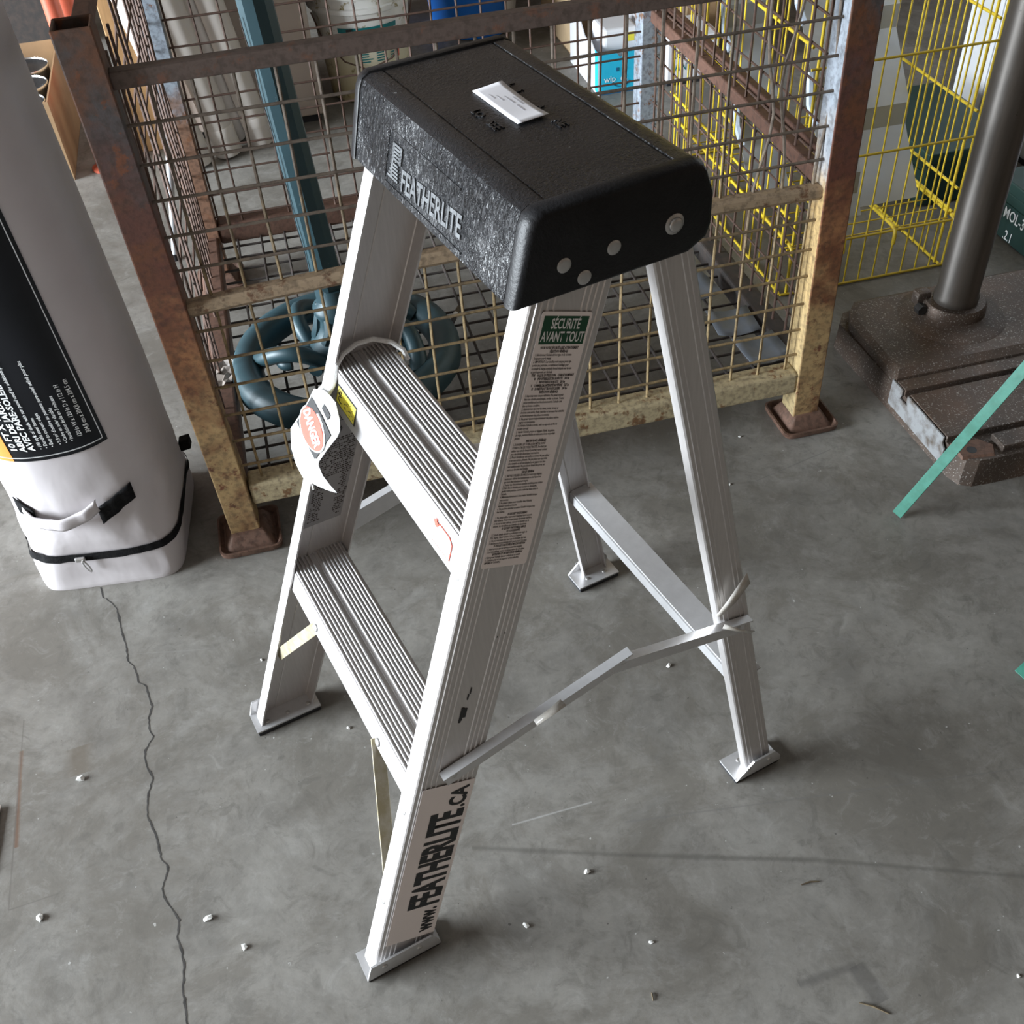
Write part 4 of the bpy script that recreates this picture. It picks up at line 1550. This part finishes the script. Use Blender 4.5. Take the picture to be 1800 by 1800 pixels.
# folded galvanised sheets standing in the rack
def folded(name, label, u, v_, z0, w, segs, lean_, rz):
    o_ = thing(name, label, 'bracket', cw(u, v_, z0), CA + rz, 'folded sheet brackets in the yellow rack')
    # zigzag side profile
    y, z = 0.0, 0.0
    prof_ = [(0, 0)]
    for dy, dz in segs:
        y += dy; z += dz
        prof_.append((y + lean_ * z, z))
    g_ = [[(x, p, q) for x in (0, w * .33, w)] for p, q in prof_]
    MB().sheet(g_).build('folded_sheet', GALV, o_, smooth=0, solid=.0016)
    for i in range(1, len(prof_) - 1, 2):
        (ya, za), (yb2, zb2) = prof_[i], prof_[i + 1]
        p0_, p1_ = Vector((-.0035, ya - .045, za - .030)), Vector((-.0035, yb2 + .006, zb2 + .012))
        st = MB().tube([p0_, Vector((-.0035, ya - .008, za - .002)), p1_], .007, 4, flat=.3)
        st.build('edge_strip', STRIP, o_, smooth=0)
    return o_


SLOPE, RISE = (.100, .117), (.002, .045)
folded('sheet_bracket', 'large folded galvanised sheet seen beside the right rusty post, under the yellow wires', 1.350, .475, .1185, .140, [SLOPE, RISE, SLOPE, RISE, SLOPE, RISE], 0, 0)
folded('sheet_bracket', 'folded galvanised sheet half hidden behind the right rusty post', 1.262, .445, .1185, .082, [(.03, .035), RISE, SLOPE, RISE, SLOPE, RISE, SLOPE], 0, 0)
folded('sheet_bracket', 'folded galvanised sheet seen only through the cage mesh', 1.166, .60, .1185, .09, [SLOPE, RISE, SLOPE, RISE, SLOPE], 0, 0)


# ------------------------------------------------------------------ crates and white panel at the far right
def crate(label, u, v_, sx, sy, sz):
    o_ = thing('crate', label, 'crate', cw(u, v_, 0), CA)
    MB().box(0, sx, 0, sy, .004, sz - .025).build('crate_body', CRATE, o_, smooth=0, bev=.003)
    MB().box(-.004, sx + .004, -.004, sy + .004, sz - .025, sz).build('lid', CRATE, o_, smooth=0, bev=.003)
    MB().box(-.003, .0, .01, sy - .01, sz - .052, sz - .047).build('edge_rib', CRATE, o_, smooth=0)
    MB().box(.01, sx - .01, .01, sy - .01, 0, .004).build('skid', RUBBER, o_, smooth=0)
    return o_


c1_ = crate('dark green painted crate with white stencil letters, behind the steel column', 1.692, .245, .20, .255, .130)
for body_, y, z, s_ in (('MOL-3', .203, .052, .034), ('P', .220, .026, .028), ('.2.1', .187, .009, .030)):
    text('stencil_text', body_, s_, INK_WHITE, c1_, (-.0012, y, z), (0, -1, 0), (0, 0, 1), xs=.75, bold=.01, res=2)
crate('dark green crate without lettering on the floor behind the yellow rack', 1.60, .62, .22, .34, .13)
wp = thing('white_panel', 'tall white ribbed panel standing upright behind the steel column', 'panel', cw(1.93, .18, 0), CA)
MB().box(0, .05, 0, .88, .012, 1.5).build('sheet', WHITE_P, wp, smooth=0, bev=.01, bseg=3)
for k in range(11):
    MB().box(-.004, .0, .03 + .08 * k, .055 + .08 * k, .03, 1.48).build('rib', WHITE_P, wp, smooth=0, bev=.0015)
MB().box(.005, .045, .02, .86, 0, .012).build('base_strip', RUBBER, wp, smooth=0)

# ------------------------------------------------------------------ behind the cage
tc_ = thing('taupe_cabinet', 'plain taupe flat-sided cabinet behind the white pipes', 'cabinet', cw(-.02, 1.61, 0), CA)
MB().box(0, .375, 0, .42, .02, 1.3).build('cabinet_body', TAUPE, tc_, smooth=0, bev=.004)
MB().box(.01, .365, .01, .41, 0, .02).build('shade_strip', RUBBER, tc_, smooth=0)  # black strip painted in for the shadow line under the cabinet

pipe_l = ['white plastic pipe leaning, first of four counted from the orange pole', 'white plastic pipe leaning, second of four counted from the orange pole', 'white plastic pipe leaning, third of four counted from the orange pole', 'white plastic pipe leaning, nearest of four to the teal post']
for i, (u, v_, r_, ln_, kk) in enumerate(((.006, 1.455, .033, .80, -.17), (.082, 1.49, .036, .80, -.15), (.100, 1.572, .033, .80, -.14), (.172, 1.525, .034, .80, -.14))):
    o_ = thing('plastic_pipe', pipe_l[i], 'pipe', cw(u, v_, .0), CA, 'white pipes behind the cage')
    d_ = Vector((kk, .0, 1)).normalized()
    u1 = Vector((1, 0, -kk)).normalized(); w1 = Vector((0, 1, 0))
    def rgp(s, r): return [tuple(d_ * s + u1 * r * math.cos(t) + w1 * r * math.sin(t) + Vector((0, 0, .006))) for t in [2 * PI * k / 28 for k in range(28)]]
    MB().loft([rgp(.004, r_ - .004), rgp(.0, r_ - .002), rgp(.003, r_), rgp(ln_, r_), rgp(ln_, r_ - .004), rgp(ln_ - .05, r_ - .004)], caps=True).build('pipe_wall', PVC, o_, smooth=50)
    MB().loft([rgp(.05, r_), rgp(.052, r_ + .0012), rgp(.075, r_ + .0012), rgp(.077, r_)], caps=False).build('end_sleeve', PVC, o_, smooth=50)

op = thing('orange_pole', 'orange red painted pole standing behind the bag', 'pole', cw(-.243, 1.53, 0), CA)
MB().lathe([(.021, 0), (.021, 1.3)], 20, caps=True).build('pole', ORANGE, op)
MB().lathe([(.034, 0), (.034, .006), (.022, .012)], 20, caps=True).build('foot_flange', ORANGE, op)
op = thing('orange_pole', 'orange pole partly hidden above the open end of the rusty left post', 'pole', cw(-.235, 1.70, 0), CA)
MB().lathe([(.030, 0), (.030, 1.3)], 20, caps=True).build('pole', ORANGE, op)
MB().lathe([(.042, 0), (.042, .006), (.031, .012)], 20, caps=True).build('foot_flange', ORANGE, op)

for lab_, u, w_, m_, v_ in (('tan wooden board upright behind the cage side mesh', -.150, .075, WOOD, 1.59), ('narrow white board between the tan boards behind the cage', -.073, .022, WHITE_P, 1.59), ('thin tan board right beside the narrow white board', -.049, .024, WOOD, 1.59)):
    o_ = MB().box(0, w_, 0, .018, 0, .62).build('upright_board', m_, None, smooth=0, bev=.002)
    o_.location = cw(u, v_, 0)
    o_.rotation_euler = (0, 0, CA)
    tag(o_, lab_, 'board')

rd_ = thing('metal_rod', 'pale grey round rod leaning at the rear corner of the cage', 'rod', cw(-.075, .975, 0), CA)
MB().tube([(0, 0, 0), (.083, 0, .39)], .0075, 12).build('rod', GALV, rd_)
MB().lathe([(.0, 0), (.010, 0), (.0105, .012), (.0085, .016)], 14).build('rubber_tip', RUBBER, rd_)

# open carton of black cans
cb_ = thing('open_carton', 'open brown cardboard carton holding black cans, behind the grey bag', 'carton', cw(-.66, 1.485, 0), CA)
bw, bd2, bh, t_ = .34, .46, .205, .004
MB().box(0, bw, 0, bd2, 0, t_).build('carton_floor', CARD_IN, cb_, smooth=0)
for (x0, x1, y0, y1) in ((0, bw, 0, t_), (0, bw, bd2 - t_, bd2), (0, t_, t_, bd2 - t_), (bw - t_, bw, t_, bd2 - t_)):
    MB().box(x0, x1, y0, y1, t_, bh).build('carton_wall', CARD, cb_, smooth=0)
can_l = ['black can with shiny rim in the carton, nearest the grey bag', 'black can with shiny rim, middle one seen in the carton', 'black can with shiny rim, farthest one seen in the carton', 'black can deepest in the carton, just a rim showing']
for i, (u, v_, r_) in enumerate(((-.395, 1.565, .058), (-.40, 1.69, .062), (-.41, 1.825, .066), (-.53, 1.75, .062))):
    o_ = thing('can', can_l[i], 'can', cw(u, v_, .0045), CA, 'black cans in the carton')
    MB().lathe([(r_ - .003, 0), (r_ - .002, .17), (r_ - .004, .176), (r_ * .6, .172), (.004, .176)], 32, caps=True).build('can_body', BLACKP, o_, smooth=40)
    MB().lathe([(r_ - .004, .174), (r_ - .002, .180), (r_, .177), (r_ - .001, .172)], 32).build('rim', CANRIM, o_, smooth=60)

# white bucket
bk = thing('bucket', 'dirty white plastic bucket with teal band and printed label behind the cage', 'bucket', cw(.512, 1.79, 0), CA)
MB().lathe([(.105, 0), (.112, .004), (.135, .245), (.146, .250), (.147, .262), (.139, .264), (.140, .285), (.148, .288), (.148, .298), (.141, .300), (.143, .35), (.150, .352), (.150, .37), (.02, .372)], 48, caps=True).build('bucket_body', BUCKET, bk, smooth=35)
def bk_r(z): return .112 + .023 * (z / .245)
def bk_p(a, z, off=.0008): return Vector(((bk_r(z) + off) * math.sin(a), -(bk_r(z) + off) * math.cos(a), z))
g = [[bk_p(-.65 + 1.3 * i / 20, z) for i in range(21)] for z in (.200, .213)]
MB().sheet(g).build('teal_band', TEAL_BAND, bk, smooth=60)
ll = MB()
random.seed(3)
for col in range(3):
    for r_ in range(9):
        a0 = -.22 + col * .34
        a1 = a0 + random.uniform(.16, .27)
        z = .175 - .0072 * r_
        ll.sheet([[bk_p(a0 + (a1 - a0) * i / 5, z + q, .0010) for i in range(6)] for q in (0, .0032)])
ll.build('label_print', TEAL_BAND, bk, smooth=60)
for a0 in (.66,):
    MB().sheet([[bk_p(a0 + .05 * i / 3, .115 + .08 * q, .0011) for i in range(4)] for q in (0, 1)]).build('red_stripe', INK_RED, bk)
g = []
MB().tube([bk_p(-1.25, .243, .012), bk_p(-1.0, .185, .016), bk_p(-.55, .128, .018), bk_p(-.1, .105, .020), bk_p(.4, .125, .02), bk_p(.9, .185, .016), bk_p(1.2, .243, .012)], .0022, 6).build('bail_handle', WIRE_R, bk)
MB().box(-.06, -.045, -.1305, -.128, .205, .213).build('print_patch', INK, bk, smooth=0)

# blue pail
bp_ = thing('bucket', 'blue and white plastic pail behind the cage, beyond the ladder cap', 'bucket', cw(.905, 2.16, 0), CA)
MB().lathe([(.12, 0), (.128, .004), (.148, .135)], 40, caps=True).build('pail_body', BLUE_P, bp_, smooth=40)
MB().lathe([(.1482, .135), (.153, .20), (.160, .204), (.160, .225), (.150, .23), (.02, .232)], 40, caps=True).build('pail_lid', WHITE_P, bp_, smooth=40)
g = [[((.129 + .0205 * q + .0012) * math.sin(a), -(.129 + .0205 * q + .0012) * math.cos(a), .002 + .133 * q) for a in [.62 + .5 * i / 8 for i in range(9)]] for q in (0, .5, 1)]
MB().sheet(g).build('white_label', WHITE_P, bp_, smooth=60)
g = [[((.129 + .0205 * q + .0012) * math.sin(a), -(.129 + .0205 * q + .0012) * math.cos(a), .002 + .133 * q) for a in [-.5 + .5 * i / 8 for i in range(9)]] for q in (.25, .45)]
MB().sheet(g).build('white_flash', WHITE_P, bp_, smooth=60)

# wipes box, open with a torn front
wx_ = thing('wipes_box', 'white and cyan printed box with torn open front behind the cage', 'box', cw(1.112, 1.49, 0), CA)
w_, d_, h_, t_ = .155, .27, .150, .003
fr = [(0, .006), (w_, .006), (w_, .122), (.085, .118), (.072, .100), (.060, .098), (.048, .112), (.03, .118), (0, .118)]
MB().loft([[(x, 0, z) for x, z in fr], [(x, t_, z) for x, z in fr]]).build('front_panel', BOX_CYAN, wx_, smooth=0)
MB().box(w_ - .016, w_, -.0008, 0, .006, .122).build('white_edge', BOX_WHITE, wx_, smooth=0)
sidep = [(0, .0), (d_, 0), (d_, .150), (.17, .150), (.13, .122), (.10, .118), (.075, .130), (.035, .112), (0, .118)]
MB().loft([[(0, y, z) for y, z in sidep], [(-t_, y, z) for y, z in sidep]]).build('side_panel', BOX_WHITE, wx_, smooth=0)
MB().box(-t_ - .0006, -t_, 0, .028, .006, .117).build('cyan_return', BOX_CYAN, wx_, smooth=0)
MB().box(w_ - t_, w_, t_, d_, 0, .15).build('side_panel', BOX_WHITE, wx_, smooth=0)
MB().box(0, w_, d_ - t_, d_, 0, .15).build('back_panel', CARD_IN, wx_, smooth=0)
MB().box(0, w_, t_, d_ - t_, 0, .004).build('box_floor', CARD_IN, wx_, smooth=0)
MB().box(0, w_, -.0009, .0, 0, .006).build('blue_base_line', BOX_BLUE, wx_, smooth=0)
text('box_text', 'wip  et', .024, INK_WHITE, wx_, (.014, -.0012, .034), (1, 0, 0), (0, 0, 1), xs=1.0, bold=.004, res=3)
sm = MB()
sm.tube([(.062 + .026 * math.cos(t), -.0012, .040 + .022 * math.sin(t)) for t in [PI * 1.12 + PI * .76 * i / 14 for i in range(15)]], .0013, 5)
for x in (.052, .074):
    sm.obox((x, -.0012, .066), (.003, 0, 0), (0, .0004, 0), (0, 0, .005))
sm.build('smile_print', BOX_BLUE, wx_, smooth=0)
pk = thing('wipes_pack', 'white soft pack with yellow patch inside the torn cyan box', 'pack', cw(1.185, 1.575, .0045), CA)
MB().box(-.045, .062, -.03, .08, 0, .148).build('pack_body', BOX_WHITE, pk, smooth=0, bev=.012, bseg=3)
MB().box(.018, .046, -.0312, -.0302, .112, .136).build('yellow_patch', INK_YELLOW, pk, smooth=0)

# brown cartons behind
bc = thing('open_carton', 'large open brown carton with green and yellow label, behind the cyan box', 'carton', cw(1.125, 1.80, 0), CA)
bw, bd2, bh = .44, .34, .30
for (x0, x1, y0, y1, m_, nm) in ((0, bw, 0, .004, CARD, 'carton_wall'), (0, bw, bd2 - .004, bd2, CARD_IN, 'carton_wall'), (0, .004, .004, bd2 - .004, CARD_TAN, 'carton_wall'), (bw - .004, bw, .004, bd2 - .004, CARD, 'carton_wall')):
    MB().box(x0, x1, y0, y1, .004, bh if nm == 'carton_wall' and y0 > 0 or x1 < .1 else bh * .62).build(nm, m_, bc, smooth=0)
MB().box(0, bw, 0, bd2, 0, .004).build('carton_floor', CARD_IN, bc, smooth=0)
MB().add([(-.0, 0, .19), (-.0, .33, .30), (-.10, .30, .33), (-.11, .03, .21)], [(0, 1, 2, 3)]).build('flap', CARD_TAN, bc, smooth=0, solid=.004)
MB().box(.10, .19, bd2 - .0052, bd2 - .0042, .20, .26).build('yellow_label', INK_YELLOW, bc, smooth=0)
MB().box(.05, .10, bd2 - .0052, bd2 - .0042, .20, .25).build('green_label', GREENP, bc, smooth=0)
wb2 = thing('carton', 'white carton with dark lettering low behind the cage rear post', 'box', cw(1.308, 1.478, 0), CA)
MB().box(0, .15, 0, .16, .012, .128).build('carton_body', BOX_WHITE, wb2, smooth=0, bev=.002)
MB().box(.002, .148, .002, .158, 0, .012).build('dark_base', RUBBER, wb2, smooth=0)
text('carton_text', 'ROUTE', .026, INK, wb2, (.010, -.0008, .075), (1, 0, 0), (0, 0, 1), xs=.85, bold=.004, res=2)
text('carton_text', 'PAINT P', .028, TEAL_BAND, wb2, (.010, -.0008, .040), (1, 0, 0), (0, 0, 1), xs=.75, bold=.006, res=2)
wc = thing('carton', 'plain brown closed carton standing behind the white lettered carton', 'carton', cw(1.30, 1.655, 0), CA)
MB().box(0, .22, 0, .12, 0, .23).build('carton_body', CARD, wc, smooth=0, bev=.003)
MB().box(.09, .13, -.0008, 0, .10, .23).build('tape', CARD_TAN, wc, smooth=0)
# added dark boxes standing in for the shade in the background
for lab_, u, v_, a_, b2, h_ in (('added dark box standing in for shade between the white bucket and the blue pail', .59, 2.25, .10, .2, .55), ('added dark box standing in for shade beyond the blue pail and the cyan box', 1.05, 2.42, .26, .2, .6), ('added dark box standing in for shade behind the cans', -1.2, 2.5, .85, .3, .9)):
    dk = thing('shade_box', lab_, 'box', cw(u, v_, 0), CA)
    MB().box(0, a_, 0, b2, 0, h_ - .03).build('box_body', WIRE_D, dk, smooth=0, bev=.004)
    MB().box(-.004, a_ + .004, -.004, b2 + .004, h_ - .03, h_).build('lid', WIRE_D, dk, smooth=0, bev=.003)

for o in list(COL.objects):
    if o.name.split('.')[0] in PRINTS:
        o['kind'] = 'stuff'                  # print too small to pick apart
# ------------------------------------------------------------------ litter on the floor
sc = MB()
g = []
for i in range(9):
    g.append([(-.036 + .06 * j / 4 - (.012 * abs(noise.noise(Vector((i * .8, 4, 0)))) if j == 0 else 0) - (.010 * i / 8 if j == 4 else 0), -.045 + .10 * i / 8, .0022 + .0012 * (j % 2) + .0006 * noise.noise(Vector((i * .5, j * .9, 1)))) for j in range(5)])
sc.sheet(g)
o = sc.build('cardboard_scrap', SCRAPC, None, smooth=0, solid=.0022)
o.location = (-.722, .742, .001)
o.rotation_euler = (0, 0, .05)
tag(o, 'torn pale cardboard scrap lying on the concrete at the picture edge', 'scrap')
CHIPS = [(-0.612, .8312, .0048, 'white angular chip left of the crack, level with the far front foot'),
         (-0.6151, .6344, .0052, 'white angular chip left of the crack, nearest the picture bottom'),
         (-0.4053, .6177, .0044, 'pale flat chip just right of the floor crack'),
         (-0.3556, .578, .0036, 'small white chip between the crack and the near front ladder foot'),
         (.0605, .6424, .0040, 'pale chip on the floor line right of the near front ladder foot'),
         (-.0187, .5799, .0034, 'grey white crumb closest to the near front ladder foot'),
         (.2096, .9508, .0032, 'tiny white chip under the bent spreader bar'),
         (-.2495, .8834, .0028, 'tiny white chip beside the lower step between the front feet'),
         (.3729, 1.3257, .0022, 'white speck in front of the right cage foot plate'),
         (.4145, 1.4487, .0024, 'white speck under the right end of the cage bottom rail'),
         (.5309, .4794, .0024, 'white speck at the right picture edge near the bottom'),
         (.1265, .5482, .0024, 'white speck in the open floor below the floor line'),
         (-.3876, 1.0177, .0022, 'white speck just left of the far front ladder foot')]
chip0 = []
for k in range(3):
    bm = bmesh.new()
    bmesh.ops.create_icosphere(bm, subdivisions=1, radius=1)
    for q in bm.verts:
        q.co *= 1 + .5 * noise.noise(q.co * 1.3 + Vector((k * 5, 0, 0)))
        q.co.z *= .55
    me = bpy.data.meshes.new('paint_chip')
    bm.to_mesh(me); bm.free()
    me.materials.append(CHIPM)
    chip0.append(me)
for i, (x, y, s_, lab_) in enumerate(CHIPS):
    o = bpy.data.objects.new('paint_chip', chip0[i % 3])
    COL.objects.link(o)
    o.location = (x, y, s_ * .45)
    o.scale = (s_ * 1.3, s_, s_)
    o.rotation_euler = (0, 0, i * 1.7)
    tag(o, lab_, 'debris', 'white chips on the floor')
for i, (a, b_) in enumerate((((.1182, .4908), (.1188, .4812)), ((.3464, .463), (.3756, .4486)), ((.3165, .6053), (.3393, .6079)))):
    a, b_ = Vector((*a, .001)), Vector((*b_, .001))
    o = MB().tube([a - a, (b_ - a) / 2 + Vector((0, .0015, .0006)), b_ - a], [.0007, .0012, .0007], 5).build('splinter', SLIVERM, None)
    o.location = a
    tag(o, ['short dark splinter lying upright to the picture bottom edge', 'longest brown splinter at the picture bottom right', 'thin dark splinter below the long floor line'][i], 'debris', 'dark splinters on the floor')
